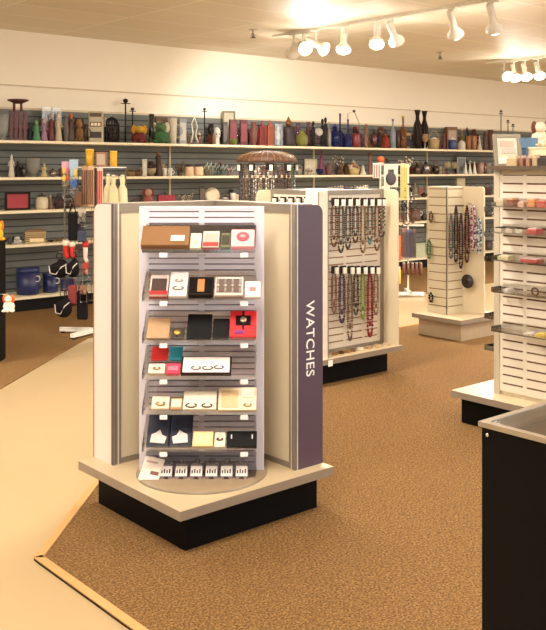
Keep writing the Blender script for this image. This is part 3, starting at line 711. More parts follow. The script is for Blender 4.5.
# plush dog
def plush(cb, ch, ce, s=1.):
    b = MB(mat(cb,.95,0,'',.15,60.)).ball(0,0,.07*s,.075*s,.06*s,.075*s).ball(0,-.05*s,.03*s,.035*s,.05*s,.03*s).ball(.05*s,-.03*s,.02*s,.03*s,.06*s,.02*s).ball(-.05*s,-.03*s,.02*s,.03*s,.06*s,.02*s)
    h = MB(mat(ch,.95,0,'',.15,60.)).ball(0,-.02*s,.165*s,.05*s,.05*s,.045*s).ball(0,-.06*s,.155*s,.025*s)
    e = [MB(mat(ce,.95,0,'',.15,60.)).ball(q*.052*s,-.01*s,.165*s,.026*s,.018*s,.055*s) for q in (-1,1)]
    return [('body', b), ('head', h), ('ear', e[0]), ('ear', e[1])]
thing('plush_dog', 'white plush dog with brown ears sitting on the cream box at the right edge', 'plush toy', (4.78,q[1]-.0,TT+.125), YAW, plush((226,208,186),(226,206,184),(110,60,46),.72))
q = at_z(523,5.7)
bh = MB(mat((84,116,150),.6)).box(-.06,.06,-.02,.02,0,.06,.01)
thing('blue_pouch', 'blue cloth pouch on top of the right stand behind the silver frame', 'pouch', (4.70,3.14,TT), YAW, [('pouch', MB(mat((84,116,150),.7)).box(-.04,.04,-.025,.025,0,.17,.02)), ('flap', MB(mat((96,130,164),.7)).box(-.055,.05,-.03,-.024,.12,.18))])

# ---- black display case, right foreground
cx0, cy1 = 1.675, 1.238
body = MB(mat((9,6,7),.6)).box(0,.56,-1.9,-0,.008,.90).box(0,.012,-1.9,0,.90,.954).box(.012,.56,-.012,0,.90,.954).box(.548,.56,-1.9,-.012,.90,.954)
trm = MB(MET((196,188,176),.3)).box(-.006,.012,-1.9,.006,.954,.965).box(.012,.566,-.012,.006,.954,.965).box(.548,.566,-1.9,-.012,.954,.965)
scw = MB(MET((210,205,200),.25)).at(-.001,-.016,.938,0,0,-PI/2).lathe([(.0045,0),(.004,.003)],10)
gl = MB(CLR((236,226,204))).box(.012,.548,-1.9,-.012,.957,.963)
deck = MB(mat((112,98,80),.6)).box(.012,.548,-1.89,-.014,.9005,.903)
thing('display_case', 'black display case with silver trimmed glass top in the right foreground', 'display case', (cx0,cy1,0), 0, [('body', body), ('metal_trim', trm), ('screw', scw), ('glass_top', gl), ('inner_deck', deck)])

# ================================================================ SHELF GOODS
def prof_bottle(w,h,neck=.25,sh=.6): r=w/2; return [(r*.9,0),(r,h*.03),(r,h*sh),(r*neck,h*(sh+.15)),(r*neck,h*.97),(r*neck*1.3,h)]
def prof_vase(w,h): r=w/2; return [(r*.55,0),(r*.6,h*.04),(r*.95,h*.35),(r,h*.5),(r*.7,h*.75),(r*.45,h*.88),(r*.7,h)]
def prof_round(w,h): r=w/2; return [(r*.5,0),(r*.9,h*.2),(r,h*.45),(r*.85,h*.7),(r*.45,h*.88),(r*.5,h)]
def K_vase(w,h,c,c2=None,m=None): return [('vase', MB((m or G)(c)).lathe(prof_vase(w,h)))]+([('neck_ring', MB(mat(c2,.4)).lathe([(w*.29,h*.86),(w*.3,h*.9),(w*.27,h*.92)]))] if c2 else [])
def K_round(w,h,c,c2=None): return [('jar', MB(G(c)).lathe(prof_round(w,h)))]+([('lid', MB(mat(c2,.5)).lathe([(w*.28,h),(w*.28,h*1.06),(w*.08,h*1.1),(w*.08,h*1.16)]))] if c2 else [])
def K_bottle(w,h,c,c2): return [('glass_body', MB(G(c)).lathe(prof_bottle(w,h*.93))), ('stopper', MB(mat(c2,.4)).lathe([(w*.15,h*.93),(w*.2,h*.95),(w*.17,h),(w*.05,h)]))]
def K_slim(w,h,c,c2): return [('glass_body', MB(G(c)).lathe(prof_bottle(w,h*.93,.2,.4))), ('stopper', MB(mat(c2,.4)).ball(0,0,h*.96,w*.14))]
def K_jar(w,h,c,c2): r=w/2; return [('jar', MB(mat(c,.35)).lathe([(r*.8,0),(r,h*.1),(r,h*.65),(r*.7,h*.78)])), ('lid', MB(mat(c2,.4)).lathe([(r*.74,h*.78),(r*.74,h*.86),(r*.15,h*.93),(r*.2,h)]))]
def K_fig(w,h,c,c2,c3=None):
    r=w/2; b=MB(mat(c,.5)).lathe([(r*.95,0),(r*.9,h*.1),(r*.55,h*.45),(r*.62,h*.68),(r*.3,h*.78)],12,sy=.8)
    b.tube([(-r*.5,0,h*.7),(-r*.95,-r*.3,h*.5),(-r*.3,-r*.7,h*.45)],r*.16).tube([(r*.5,0,h*.7),(r*.95,-r*.3,h*.52),(r*.3,-r*.7,h*.47)],r*.16)
    return [('body', b), ('head', MB(mat(c2,.5)).ball(0,0,h*.87,r*.38,r*.38,h*.12)), ('hair', MB(mat(c3 or c,.6)).ball(0,r*.1,h*.91,r*.42,r*.38,h*.085))]
def K_box(w,h,c,c2): return [('carton', MB(mat(c,.5)).box(-w/2,w/2,-w*.22,w*.22,0,h,.004)), ('front_panel', MB(mat(c2,.5)).box(-w*.38,w*.38,-w*.22-.004,-w*.22,h*.15,h*.85))]
def K_clearbox(w,h,c,c2):
    return [('clear_case', MB(CLR()).box(-w/2,w/2,-w*.3,-w*.3+.003,0,h).box(-w/2,w/2,w*.3-.003,w*.3,0,h).box(-w/2,-w/2+.003,-w*.3,w*.3,0,h).box(w/2-.003,w/2,-w*.3,w*.3,0,h).box(-w/2,w/2,-w*.3,w*.3,h,h+.004)),
            ('base', MB(mat(c2,.5)).box(-w/2,w/2,-w*.3,w*.3,0,.012)), ('ornament', MB(mat(c,.45)).lathe([(w*.2,.012),(w*.1,h*.25),(w*.28,h*.45),(w*.1,h*.7),(w*.16,h*.8),(w*.03,h*.9)]))]
def K_goblet(w,h,c,c2=None): r=w/2; return [('bowl', MB(G(c)).lathe([(r*.15,h*.42),(r*.85,h*.55),(r,h*.75),(r*.8,h),(r*.74,h),(r*.5,h*.6)])), ('stem', MB(mat(c2 or c,.3)).lathe([(r*.7,0),(r*.7,h*.03),(r*.12,h*.08),(r*.12,h*.42)]))]
def K_bowl(w,h,c,c2=None): r=w/2; return [('bowl', MB(G(c)).lathe([(r*.4,h*.12),(r*.8,h*.4),(r,h),(r*.93,h),(r*.7,h*.5),(r*.2,h*.25)])), ('foot', MB(G(c2 or c)).lathe([(r*.5,0),(r*.4,h*.12)]))]
def K_lantern(w,h,c,c2):
    r=w/2; f=MB(mat(c,.4)); f.box(-r,r,-r,r,0,h*.05).box(-r,r,-r,r,h*.78,h*.82)
    for a in (-1,1):
        for b in (-1,1): f.box(a*r*.9-.006,a*r*.9+.006,b*r*.9-.006,b*r*.9+.006,h*.05,h*.78)
    f.lathe([(r*.9,h*.82),(r*.3,h*.94),(r*.1,h)],8)
    return [('frame', f), ('glass', MB(G(c2)).box(-r*.8,r*.8,-r*.8,r*.8,h*.05,h*.78)), ('handle', MB(mat(c,.4)).ring(0,0,h,r*.25,.004))]
def K_tower(w,h,c,c2):
    r=w/2; b=MB(mat(c,.4)); b.box(-r*.8,r*.8,-r*.5,r*.5,0,h*.06)
    for x in (-r*.62,-r*.2,r*.2,r*.62): b.box(x-r*.14,x+r*.14,-r*.25,r*.25,h*.06,h*.72)
    b.box(-r*.9,r*.9,-r*.4,r*.4,h*.3,h*.34)
    b.cyl(-r*.35,0,h*.72,h*.92,r*.12).cyl(r*.3,0,h*.72,h*.92,r*.12)
    return [('frame', b), ('dish', MB(mat(c2,.4)).lathe([(r*.35,h*.9),(r,h*.97),(r*.95,h),(r*.3,h*.94)],16))]
def K_rod(w,h,c,c2):
    return [('base', MB(mat(c,.4)).lathe([(w*.9,0),(w*.9,.012),(.01,.02)])), ('rod', MB(mat(c,.4)).cyl(0,0,.02,h*.97,.008)), ('finial', MB(mat(c2,.4)).ball(0,0,h*.97,w*.35,w*.35,w*.3).box(-w*.6,w*.6,-.006,.006,h*.9,h*.92))]
def K_slot(w,h,c,c2):
    b=MB(mat(c,.4)).at(0,0,0,0,0,0); b.box(-w/2,w/2,-w*.28,w*.28,0,h,.01)
    return [('cabinet', b), ('top_sign', MB(mat(c2,.4)).box(-w*.4,w*.4,-w*.3,-w*.28,h*.82,h*.95)), ('reel_window', MB(mat((90,64,50),.3)).box(-w*.4,w*.4,-w*.3,-w*.28,h*.5,h*.66)),
            ('reel', MB(mat((240,228,200),.4)).box(-w*.32,-w*.14,-w*.305,-w*.3,h*.53,h*.63).box(-w*.09,w*.09,-w*.305,-w*.3,h*.53,h*.63).box(w*.14,w*.32,-w*.305,-w*.3,h*.53,h*.63)),
            ('lower_panel', MB(mat((60,48,40),.4)).box(-w*.4,w*.4,-w*.3,-w*.28,h*.14,h*.34)), ('lever', MB(MET((190,180,170))).tube([(w/2,0,h*.5),(w*.62,0,h*.52),(w*.62,0,h*.75)],.008).ball(w*.62,0,h*.77,.02))]
def K_cage(w,h,c,c2):
    r=w/2; b=MB(mat(c,.4)); n=12
    for i in range(n):
        a=2*PI*i/n; b.tube([(r*math.cos(a),r*.6*math.sin(a),0),(r*math.cos(a),r*.6*math.sin(a),h*.7),(r*.6*math.cos(a),r*.36*math.sin(a),h*.92),(0,0,h)],.007,5)
    for z in (.05,.35,.68): b.ring(0,0,h*z,r,.006,'xy',20,sz=.6)
    return [('wires', b), ('floor_pan', MB(mat(c2,.5)).lathe([(r,0),(r,.02)],20,sy=.6)), ('ornament', MB(mat((60,44,40),.5)).lathe([(r*.5,.02),(r*.6,h*.3),(r*.3,h*.6)],12,sy=.6))]
def K_plush(w,h,c,c2,c3):
    s=h/.22; k=w/(.16*s)
    P=plush(c,c2,c3,s)
    for _,m in P: m.v=[(x*k,y*k,z) for x,y,z in m.v]
    return P
def K_basket(w,h,c,c2):
    r=w/2; b=MB(mat(c,.8,0,'',.35,120.)).lathe([(r*.75,0),(r,h*.5),(r*.9,h*.55),(r*.85,h*.5)],16,sy=.7)
    return [('basket', b), ('handle', MB(mat(c,.8)).ring(0,0,h*.5,r*.9,.007,'xz',14,0,PI,(h*.5)/(r*.9))), ('filling', MB(mat(c2,.7)).ball(0,0,h*.45,r*.8,r*.55,h*.22))]
def K_cup(w,h,c,c2=None): r=w/2; return [('cup', MB(mat(c,.35)).lathe([(r*.7,0),(r*.85,h*.5),(r*.9,h),(r*.8,h),(r*.75,h*.3)])), ('handle', MB(mat(c,.35)).ring(r*.85,0,h*.5,h*.25,.006,'xz',12,-PI/2,PI/2))]
def K_pot(w,h,c,c2=None):
    r=w*.38; b=MB(MET(c,.25)).lathe([(r*.6,0),(r,h*.3),(r*.9,h*.6),(r*.4,h*.75)],14)
    return [('body', b), ('spout', MB(MET(c,.25)).tube([(-r*.8,0,h*.3),(-r*1.25,0,h*.5),(-r*1.5,0,h*.75)],h*.07,6,h*.03)), ('handle', MB(MET(c2 or c,.3)).ring(r*.9,0,h*.42,h*.24,.008,'xz',12,-PI/2,PI/2)), ('lid', MB(MET(c2 or c,.3)).lathe([(r*.42,h*.75),(r*.3,h*.85),(r*.08,h*.9),(r*.12,h)]))]
def K_dish(w,h,c,c2):
    r=w/2; return [('plate', MB(mat(c,.4)).at(0,0,h*.5,0,R(80)).lathe([(r*.5,-.012),(r*.92,.0),(r,.012),(r*.5,.0)],24)), ('stand', MB(mat(c2,.5)).box(-r*.4,r*.4,-.02,.07,0,.015).box(-r*.35,-r*.28,.03,.05,.015,h*.5).box(r*.28,r*.35,.03,.05,.015,h*.5))]
def K_vasecarved(w,h,c,c2):
    r=w/2; b=MB(mat(c,.5)).lathe([(r*.5,0),(r*.85,h*.12),(r*.95,h*.45),(r*.9,h*.62),(r*.45,h*.76),(r*.42,h*.85),(r*.75,h)],14)
    d=MB(mat(c2,.5))
    for i in range(8):
        a=2*PI*i/8; d.tube([(r*.9*math.cos(a),r*.9*math.sin(a),h*.14),(r*.98*math.cos(a+.35),r*.98*math.sin(a+.35),h*.36),(r*.94*math.cos(a),r*.94*math.sin(a),h*.6)],r*.07,4)
    return [('vase', b), ('lattice', d)]
def K_buddha(w,h,c,c2):
    r=w/2; return [('pedestal', MB(mat(c,.5)).lathe([(r*.9,0),(r,h*.1),(r*.8,h*.4),(r*.95,h*.62),(r*.5,h*.68)],12)), ('bust', MB(MET(c2,.4)).ball(0,0,h*.78,r*.45,r*.42,h*.12).ball(0,0,h*.9,r*.22,r*.22,h*.07).ball(0,0,h*.97,r*.1,r*.1,h*.035))]
def K_musicians(w,h,c,c2):
    b=MB(mat(c,.45))
    for i,x in enumerate((-.3,.22,.4)):
        hh=h*(.86,.95,1)[i]; b.lathe([(w*.13,0),(w*.09,hh*.3),(w*.13,hh*.6),(w*.05,hh*.8)],10,x*w,0).ball(x*w,0,hh*.9,w*.08,w*.08,hh*.1)
    b.tube([(-w*.3,0,h*.6),(-w*.1,-w*.15,h*.45),(w*.1,-w*.12,h*.55)],w*.04).tube([(w*.25,0,h*.62),(w*.1,-w*.12,h*.45)],w*.04)
    b.box(-w*.45,w*.5,-w*.15,w*.15,0,h*.05)
    return [('figures', b), ('drum', MB(mat(c2,.35)).at(-w*.06,-w*.2,h*.5,0,R(70)).lathe([(w*.2,-.015),(w*.22,0),(w*.2,.015)],18))]
def K_branch(w,h,c,c2):
    b=MB(mat(c,.7)); f=MB(mat(c2,.6))
    for i in range(7):
        x=(i/6-.5)*w; zt=h*(.7+.3*random.random()); b.tube([(x*.3,0,h*.12),(x*.7,-.01,zt*.6),(x,0,zt)],.005,4)
        for k in range(3): f.ball(x*(.6+.2*k),random.uniform(-.03,.03),zt*(.55+.2*k),w*.07,n=6,m=4)
    v=MB(mat(c,.6)).lathe([(w*.2,0),(w*.26,h*.15),(w*.14,h*.3)])
    return [('pot', v), ('stems', b), ('flowers', f)]
def K_cone(w,h,c,c2=None): return [('cone', MB(mat(c,.5)).lathe([(w*.45,0),(w*.5,h*.06),(w*.25,h*.5),(w*.08,h)])), ('base_ring', MB(mat(c2 or c,.5)).ring(0,0,h*.06,w*.46,.007,'xy'))]
def K_stick(w,h,c,c2): return [('body', MB(mat(c,.5)).lathe([(w*.45,0),(w*.35,h*.1),(w*.3,h*.7),(w*.4,h*.78),(w*.2,h*.86)],10)), ('head', MB(mat(c2,.5)).ball(0,0,h*.92,w*.3,w*.3,h*.08))]
def K_frame(w,h,c,c2): return pic(w,h,c,c2)
def K_chest(w,h,c,c2):
    b=MB(mat(c,.6,0,'',.15,40.)); n=5
    for i in range(n): b.box(-w/2,w/2,-w*.3,w*.3,h*.75*i/n+.002,h*.75*(i+1)/n-.004)
    l=MB(mat(c,.6,0,'',.15,40.)).box(-w*.53,w*.53,-w*.33,w*.33,h*.75,h*.84)
    return [('box_body', b), ('lid', l), ('roof_rim', MB(mat(c2,.6)).box(-w*.45,w*.45,-w*.25,w*.25,h*.84,h)), ('front_label', MB(mat((240,222,180),.6)).box(-w*.3,w*.4,-w*.3-.004,-w*.3,h*.1,h*.35))]
def K_bin(w,h,c,c2):
    r=w/2; return [('bucket', MB(mat(c,.35)).lathe([(r*.9,0),(r*.98,h*.05),(r,h*.85),(r*.93,h*.85),(r*.9,h*.1)],24)), ('rim', MB(mat(c2,.35)).lathe([(r*1.03,h*.85),(r*1.04,h*.9),(r*.97,h),(r*.9,h)],24)), ('handle', MB(mat((220,220,226),.3)).ring(r*.7,-r*.75,h*.6,.03,.006))]
def K_rowbox(w,h,c,c2):
    out=[('tray', MB(mat(c2,.5)).box(-w/2,w/2,-.06,.06,0,h*.2))]
    for i in range(6):
        x=-w/2+w*(i+.5)/6; out.append(('packet', MB(mat(c,.5)).box(x-w*.07,x+w*.07,-.04,.04,h*.2,h)))
    return out
def K_cluster(w,h,c,c2):
    b=MB(mat(c,.4,.2)); f=MB(mat(c2,.35))
    for i in range(6):
        x=(i/5-.5)*w*.85; b.lathe([(w*.06,0),(w*.075,h*.25),(w*.02,h*(.5+.08*(i%3)))],8,x,random.uniform(-.03,.03))
        f.ball(x,0,h*(.62+.12*(i%3)),w*.06,w*.04,h*.14,8,5)
    return [('stems', b), ('tops', f)]
def K_skull(w,h,c,c2): r=w/2; return [('head', MB(mat(c,.5)).ball(0,0,h*.65,r,r,h*.35)), ('jaw', MB(mat(c,.5)).box(-r*.5,r*.5,-r*.6,r*.3,0,h*.4,.005)), ('eye_sockets', MB(mat(c2,.8)).ball(-r*.35,-r*.85,h*.6,r*.2).ball(r*.35,-r*.85,h*.6,r*.2))]
def K_scale(w,h,c,c2):
    b=MB(mat(c,.35,.5)).tube([(-w/2,0,0),(-w/2,0,h*.9),(0,0,h*.97),(w/2,0,h*.6),(w/2,0,0)],.005,5)
    return [('wire', b), ('knob', MB(mat(c2,.4)).ball(0,0,h*.97,.022))]
def K_lyre(w,h,c,c2):
    b=MB(mat(c,.4)).tube([(-w*.35,0,.02),(-w*.15,0,h*.4),(-w*.3,0,h*.75),(0,0,h)],w*.09,6,w*.04).tube([(w*.35,0,.02),(w*.12,0,h*.35),(w*.3,0,h*.65),(0,0,h)],w*.09,6,w*.04)
    return [('arms', b), ('base', MB(mat(c2,.4)).lathe([(w*.45,0),(w*.45,.02),(w*.2,.03)]))]
def K_arc(w,h,c,c2):
    b=MB(mat(c,.35,.3))
    for i in range(3): b.ring(-w*.2+i*w*.2,.03*i,0,w*.38,.008,'xz',14,.05,PI-.05,h/(w*.4))
    return [('hoops', b), ('base', MB(mat(c2,.5)).box(-w/2,w/2,-.03,.09,0,.015))]
def K_tray_(w,h,c,c2): return [('tray', MB(mat(c,.35)).box(-w/2,w/2,-w*.3,w*.3,0,.02).box(-w/2,w/2,-w*.3,-w*.3+.012,.02,h).box(-w/2,w/2,w*.3-.012,w*.3,.02,h).box(-w/2,-w/2+.012,-w*.3,w*.3,.02,h).box(w/2-.012,w/2,-w*.3,w*.3,.02,h))]
def K_pane(w,h,c,c2=None): return [('glass_tube', MB(CLR()).lathe([(w/2,0),(w/2,h),(w*.42,h),(w*.42,.02)])), ('base', MB(mat(c,.4)).lathe([(w*.55,0),(w*.55,.015)]))]

DET = {0:'on the top wall shelf',1:'on the second wall shelf',2:'on the third wall shelf',3:'on the fourth wall shelf',4:'on the bottom wall shelf'}
GRP = {0:'ornaments on the top wall shelf',1:'ornaments on the second wall shelf',2:'goods on the third wall shelf',3:'goods on the fourth wall shelf',4:'blue containers on the bottom wall shelf'}
USED = []
def S(k, px, wpx, ytop, fn, name, cat, label, *cols, v=9.2, fac=1.12, rz=None):
    USED.append((k,px,label,ytop))
    def ds(c):
        if not isinstance(c, tuple): return c
        g_ = sum(c)/3.; return tuple(int(max(0,(x*.78+g_*.22)*.93)) for x in c)
    cols = tuple(ds(c) for c in cols)
    u, v, Z = at_v(px, v); w = wpx*Z/FPX*fac; h = hz(ytop, Z)-SH[k]
    thing(name, label+' '+DET[k], cat, (u,v,SH[k]), (rz if rz is not None else -.35), fn(w,h,*cols), GRP[k])
T = 0
S(T,3,11,114,K_bowl,'glass_bowl','bowl','large flared clear glass bowl at the far left end',(206,210,206),(190,196,190))
S(T,18,19,99.5,K_tower,'candle_holder','candle holder','tall dark red metal holder with a flat dish top',(112,40,38),(92,34,36))
S(T,30,5,122,K_fig,'figurine','figurine','dark blue figurine between the red holder and the green one',(54,64,84),(80,84,96),(40,44,60),v=9.3)
S(T,36.5,8,120,K_fig,'figurine','figurine','green robed figurine',(70,150,92),(120,180,120),(60,120,80))
S(T,44,7,118,K_fig,'figurine','figurine','mauve robed figurine beside the green one',(170,120,150),(220,190,180),(110,70,80))
S(T,51.5,6,112,K_fig,'figurine','figurine','dark crimson figurine between the mauve and the cream one',(120,40,50),(200,170,150),(90,40,40))
S(T,58.5,7,112,K_fig,'figurine','figurine','cream robed figurine left of the orange haired one',(214,196,156),(236,214,190),(150,120,90))
S(T,47,9,107,K_clearbox,'display_box','display box','clear display box standing behind the mauve figurine',(170,150,110),(140,90,60),v=9.36)
S(T,56,9,108,K_clearbox,'display_box','display box','clear display box standing behind the cream figurine',(200,190,176),(140,90,60),v=9.36)
S(T,66,5,116,K_vase,'vase','vase','narrow silver grey vase between the figurines',(170,160,150),None)
S(T,71,8,113,K_fig,'figurine','figurine','figurine with a bright orange head',(84,56,36),(206,96,40),(206,96,40))
S(T,79,9,118,K_plush,'teddy_bear','plush toy','small brown and gold teddy bear left of the slot machine',(140,96,50),(170,120,70),(90,60,40))
S(T,85,4,124,K_cup,'mug','mug','small dark mug pressed against the slot machine',(70,50,40))
S(T,96,17,111.5,K_slot,'toy_slot_machine','slot machine','miniature cream slot machine with dark panels',(212,196,158),(110,80,56),fac=.85,rz=-.6)
S(T,112,15,117,K_cage,'wire_cage','cage','domed black wire cage right of the slot machine',(46,40,40),(50,44,42),fac=.95)
S(T,125.5,7,99.5,K_rod,'candle_stand','candle stand','tall thin black rod stand with a small top bar',(50,38,34),(50,38,34),v=9.38)
S(T,132.5,5,108,K_rod,'candle_stand','candle stand','shorter thin black rod stand beside the tall one',(50,38,34),(60,40,30),v=9.4)
S(T,139,15,125,K_plush,'plush_toy','plush toy','toy with yellow top on a dark red seat',(130,40,38),(236,178,34),(230,160,30))
S(T,151.5,5,114,K_pane,'glass_tube','glass tube','tall clear glass tube between the yellow and green toys',(190,180,160))
S(T,160,18,122,K_plush,'plush_toy','plush toy','green toy with white shoes and hands',(64,120,66),(90,140,80),(226,210,180))
S(T,161,15,117,K_box,'carton','box','brown slatted carton behind the green toy',(120,90,60),(160,130,90),v=9.38,fac=.8)
S(T,172.5,9,118,K_cup,'canister','canister','tall cream canister right of the green toy',(216,204,178))
S(T,182.5,9,119,K_box,'carton','box','blue grey and white carton',(150,156,160),(200,200,196),fac=.85)
S(T,194.5,9,117,K_lyre,'white_sculpture','sculpture','white curved two armed sculpture',(236,228,208),(90,80,70))
S(T,204.5,4,108,K_rod,'candle_stand','candle stand','thin black stand with a ball top near the white sculpture',(44,36,34),(44,36,34))
S(T,211,6,124,K_goblet,'candle_cup','candle holder','black candle cup beside the silver ornament',(60,54,50),(40,36,34))
S(T,217,7,127,K_skull,'silver_ornament','ornament','small silver white skull shaped ornament',(206,200,190),(60,50,44))
S(T,225,6,122,K_box,'carton','box','dark grey carton left of the red boxes',(60,54,54),(100,90,88),fac=.8)
S(T,229,12,111,K_frame,'framed_picture','picture frame','olive gold framed picture rising behind the dark red boxes',(120,110,60),(206,196,160),v=9.4)
S(T,233,9,119.5,K_box,'gift_box','box','left one of two dark red cartons',(116,28,38),(140,40,50),fac=.85,v=9.24)
S(T,233,9,139,K_bowl,'green_bowl','bowl','low lime green bowl in front of the dark red cartons',(150,160,60),(130,140,50),v=9.12)
S(T,243.5,9,120,K_box,'gift_box','box','right one of two dark red cartons',(108,24,36),(150,50,56),fac=.85,v=9.24)
S(T,253.5,8,122,K_vase,'vase','vase','patterned dusty pink glass vase',(180,110,100),None)
S(T,262,8,122,K_lantern,'lantern','lantern','red lantern left of the orange one',(160,40,36),(190,70,50),fac=.8)
S(T,270,8,121,K_lantern,'lantern','lantern','orange red glass lantern',(190,80,50),(226,120,70),fac=.8)
S(T,278,8,124,K_clearbox,'display_box','display box','black framed case with a white figure inside',(236,226,206),(30,26,26))
S(T,288.5,13,116.5,K_buddha,'buddha_bust','bust','dark pedestal carrying a bronze bust with a top knot',(56,32,36),(170,106,50))
S(T,298,6,123,K_vase,'vase','vase','mauve glass vase behind the yellow green one',(150,90,120),None,v=9.36)
S(T,302,12,131,K_round,'vase','vase','round yellow green glass vase',(184,180,80))
S(T,308.5,6,122,K_vase,'vase','vase','pinkish brown vase left of the musicians',(150,100,110),None,v=9.36)
S(T,318.5,17,117,K_musicians,'sculpture','sculpture','dark sculpture of musicians around a pale drum',(48,38,38),(200,190,180))
S(T,329,4,122,K_bottle,'bottle','bottle','clear narrow bottle right of the musicians',(210,206,190),(190,180,160))
S(T,335,9,127,K_round,'blue_jar','jar','squat cobalt blue glass jar',(36,44,130),(40,50,140))
S(T,340,8,113,K_slim,'bottle','bottle','cobalt blue bottle with a very long neck',(44,46,130),(60,60,140),v=9.3)
S(T,348,7,119,K_slim,'bottle','bottle','shorter cobalt blue bottle with a dark stopper',(50,60,140),(40,34,60))
S(T,356,8,129,K_jar,'jar','jar','dark jar with a red front',(150,40,44),(50,36,34))
S(T,354,12,110,K_scale,'wire_stand','stand','thin gold wire stand with a knob on top',(176,150,90),(90,80,50),v=9.38)
S(T,366,5,124,K_stick,'wooden_figure','figurine','slim brown wooden figure',(150,92,64),(120,64,44))
S(T,374,8,129,K_pot,'teapot','teapot','dark pinkish teapot right of the slim wooden figure',(110,66,66),(90,56,60))
S(T,381,7,127,K_goblet,'goblet','goblet','reddish brown glass goblet',(150,90,80),(110,60,50),v=9.32)
S(T,385.5,8,135,K_round,'vase','vase','small orange red round vase',(206,70,46))
S(T,392.8,5.5,119,K_bottle,'bottle','bottle','pale blue white glass bottle',(190,206,216),(90,110,150))
S(T,398,4,131,K_cup,'cup','cup','dark low cup beside the pale blue bottle',(90,50,46))
S(T,403,6.5,116,K_bottle,'bottle','bottle','amber bottle with a yellow cap',(170,100,50),(226,190,60))
S(T,409,10,138,K_arc,'hoop_rack','rack','low dark rack of curved hoops',(60,56,54),(60,50,44))
S(T,417.5,7.5,110,K_vasecarved,'carved_vase','vase','left one of two tall dark lattice vases',(50,38,34),(80,60,50),v=9.22)
S(T,424.5,7,111,K_vasecarved,'carved_vase','vase','right one of two tall dark lattice vases',(44,34,32),(74,56,48),v=9.32)
S(T,425,6,134,K_goblet,'goblet','goblet','pale amber goblet in front of the lattice vases',(214,170,120),(226,206,170),v=9.1)
S(T,434,11,131,K_basket,'basket','basket','cream basket with white flowers',(190,160,100),(240,232,214))
S(T,451,15,127,K_box,'wooden_box','box','brown wooden box with pale corner',(140,84,50),(190,160,130),v=9.36,fac=.8)
S(T,444,4,133,K_stick,'figurine','figurine','thin dark red figure left of the blue jar',(110,40,40),(140,70,50),v=9.12)
S(T,452.5,8,137,K_jar,'jar','jar','blue white lidded jar before the wooden box',(50,70,130),(226,220,210),v=9.14)
S(T,461.5,7,140,K_jar,'jar','jar','squat white jar with a white lid',(226,214,190),(236,226,204))
S(T,468.5,5,136,K_cup,'glass_mug','mug','left amber glass mug of a pair',(180,110,60))
S(T,474,5.5,136,K_cup,'glass_mug','mug','right amber glass mug of a pair',(190,130,80))
S(T,479.5,4.5,136,K_cone,'white_cone','ornament','small white cone ornament between amber and brown mugs',(226,210,180))
S(T,485,5,131,K_stick,'carved_figure','figurine','dark brown carved figure right of the white cone',(100,56,46),(120,70,56))
S(T,490.5,6,130,K_cup,'beer_mug','mug','dark brown patterned tall mug beside the silver frame',(104,60,52))
S(T,501,3.5,110,K_rod,'candle_stand','candle stand','tallest dark candle stand behind the silver frame',(84,80,66),(84,80,66))
S(T,508,3.5,120,K_rod,'candle_stand','candle stand','middle height dark candle stand at the right',(84,80,66),(84,80,66))
S(T,513,3.5,124,K_rod,'candle_stand','candle stand','shortest dark candle stand at the right',(84,80,66),(84,80,66))
T = 1
S(T,11.5,6,154,K_fig,'figurine','figurine','white and dark figurine at the left end',(220,210,190),(230,222,206),(60,50,46))
S(T,18,6,161,K_fig,'figurine','figurine','black figurine left of the bells',(40,34,32),(60,50,46),(30,26,26))
S(T,23.5,5,164,K_pot,'bell','ornament','small dark metal ornament left of the glass bowl',(90,80,76),(120,110,100))
S(T,33,14,158,K_bowl,'glass_bowl','bowl','wide clear glass bowl',(196,196,186),(186,186,176))
S(T,44,6,163,K_fig,'figurine','figurine','pale yellow figurine right of the glass bowl',(216,190,120),(226,206,150),(190,160,90))
S(T,53,9,168,K_pot,'silver_pot','teapot','small silver dog like pot near the toy bags',(170,150,140),(120,90,80))
S(T,61,5,165,K_fig,'figurine','figurine','small dark brown figurine near the toy bags',(90,56,40),(150,120,90),(60,40,34))
S(T,131,8,169,K_basket,'basket','basket','small golden brown basket at the left of the open stretch',(150,110,60),(190,150,90))
S(T,139,7,170,K_basket,'basket','basket','second small brown basket',(130,90,54),(160,120,76))
S(T,144.5,6,159,K_box,'card_box','box','small white standing card box',(214,206,186),(230,224,206),fac=.8)
S(T,151,10,168,K_bowl,'cream_dish','bowl','low cream dish',(226,204,150),(206,180,120))
S(T,158.5,8,152,K_stick,'carved_figure','figurine','dark carved figure with gold, tallest here',(70,46,34),(150,110,60))
S(T,164.5,5,168,K_cup,'cup','cup','first of two white cups right of the carved figure',(236,226,206))
S(T,170,5,168,K_cup,'cup','cup','second of two white cups right of the carved figure',(230,220,200))
S(T,180,9,161,K_branch,'branch_ornament','ornament','dark berry branch ornament left of the shelf joint',(84,60,46),(130,90,60))
S(T,189,9,164,K_jar,'jar','jar','peach round jar with dark lid, left of a pair',(230,190,140),(84,50,46))
S(T,198.5,9,164,K_jar,'jar','jar','peach round jar with dark lid, right of a pair',(234,196,146),(84,44,56))
S(T,208,7,162,K_cluster,'glass_ornaments','ornament','green glass ornament cluster with white tops',(96,110,90),(190,200,180))
S(T,216,7,164,K_cluster,'glass_ornaments','ornament','blue green glass ornament cluster',(90,116,110),(150,176,160))
S(T,224,7,164,K_cluster,'glass_ornaments','ornament','grey glass ornament cluster',(100,110,110),(170,180,176))
S(T,232,7,167,K_cluster,'glass_ornaments','ornament','pinkish glass ornament cluster left of the domed spinner',(140,110,104),(200,170,160))
S(T,300,5,165,K_basket,'basket','basket','little grey basket right of the domed spinner',(150,140,120),(180,170,150))
S(T,311,12,159,K_frame,'framed_picture','picture frame','cream decorated picture frame',(206,190,150),(226,214,180),v=9.3)
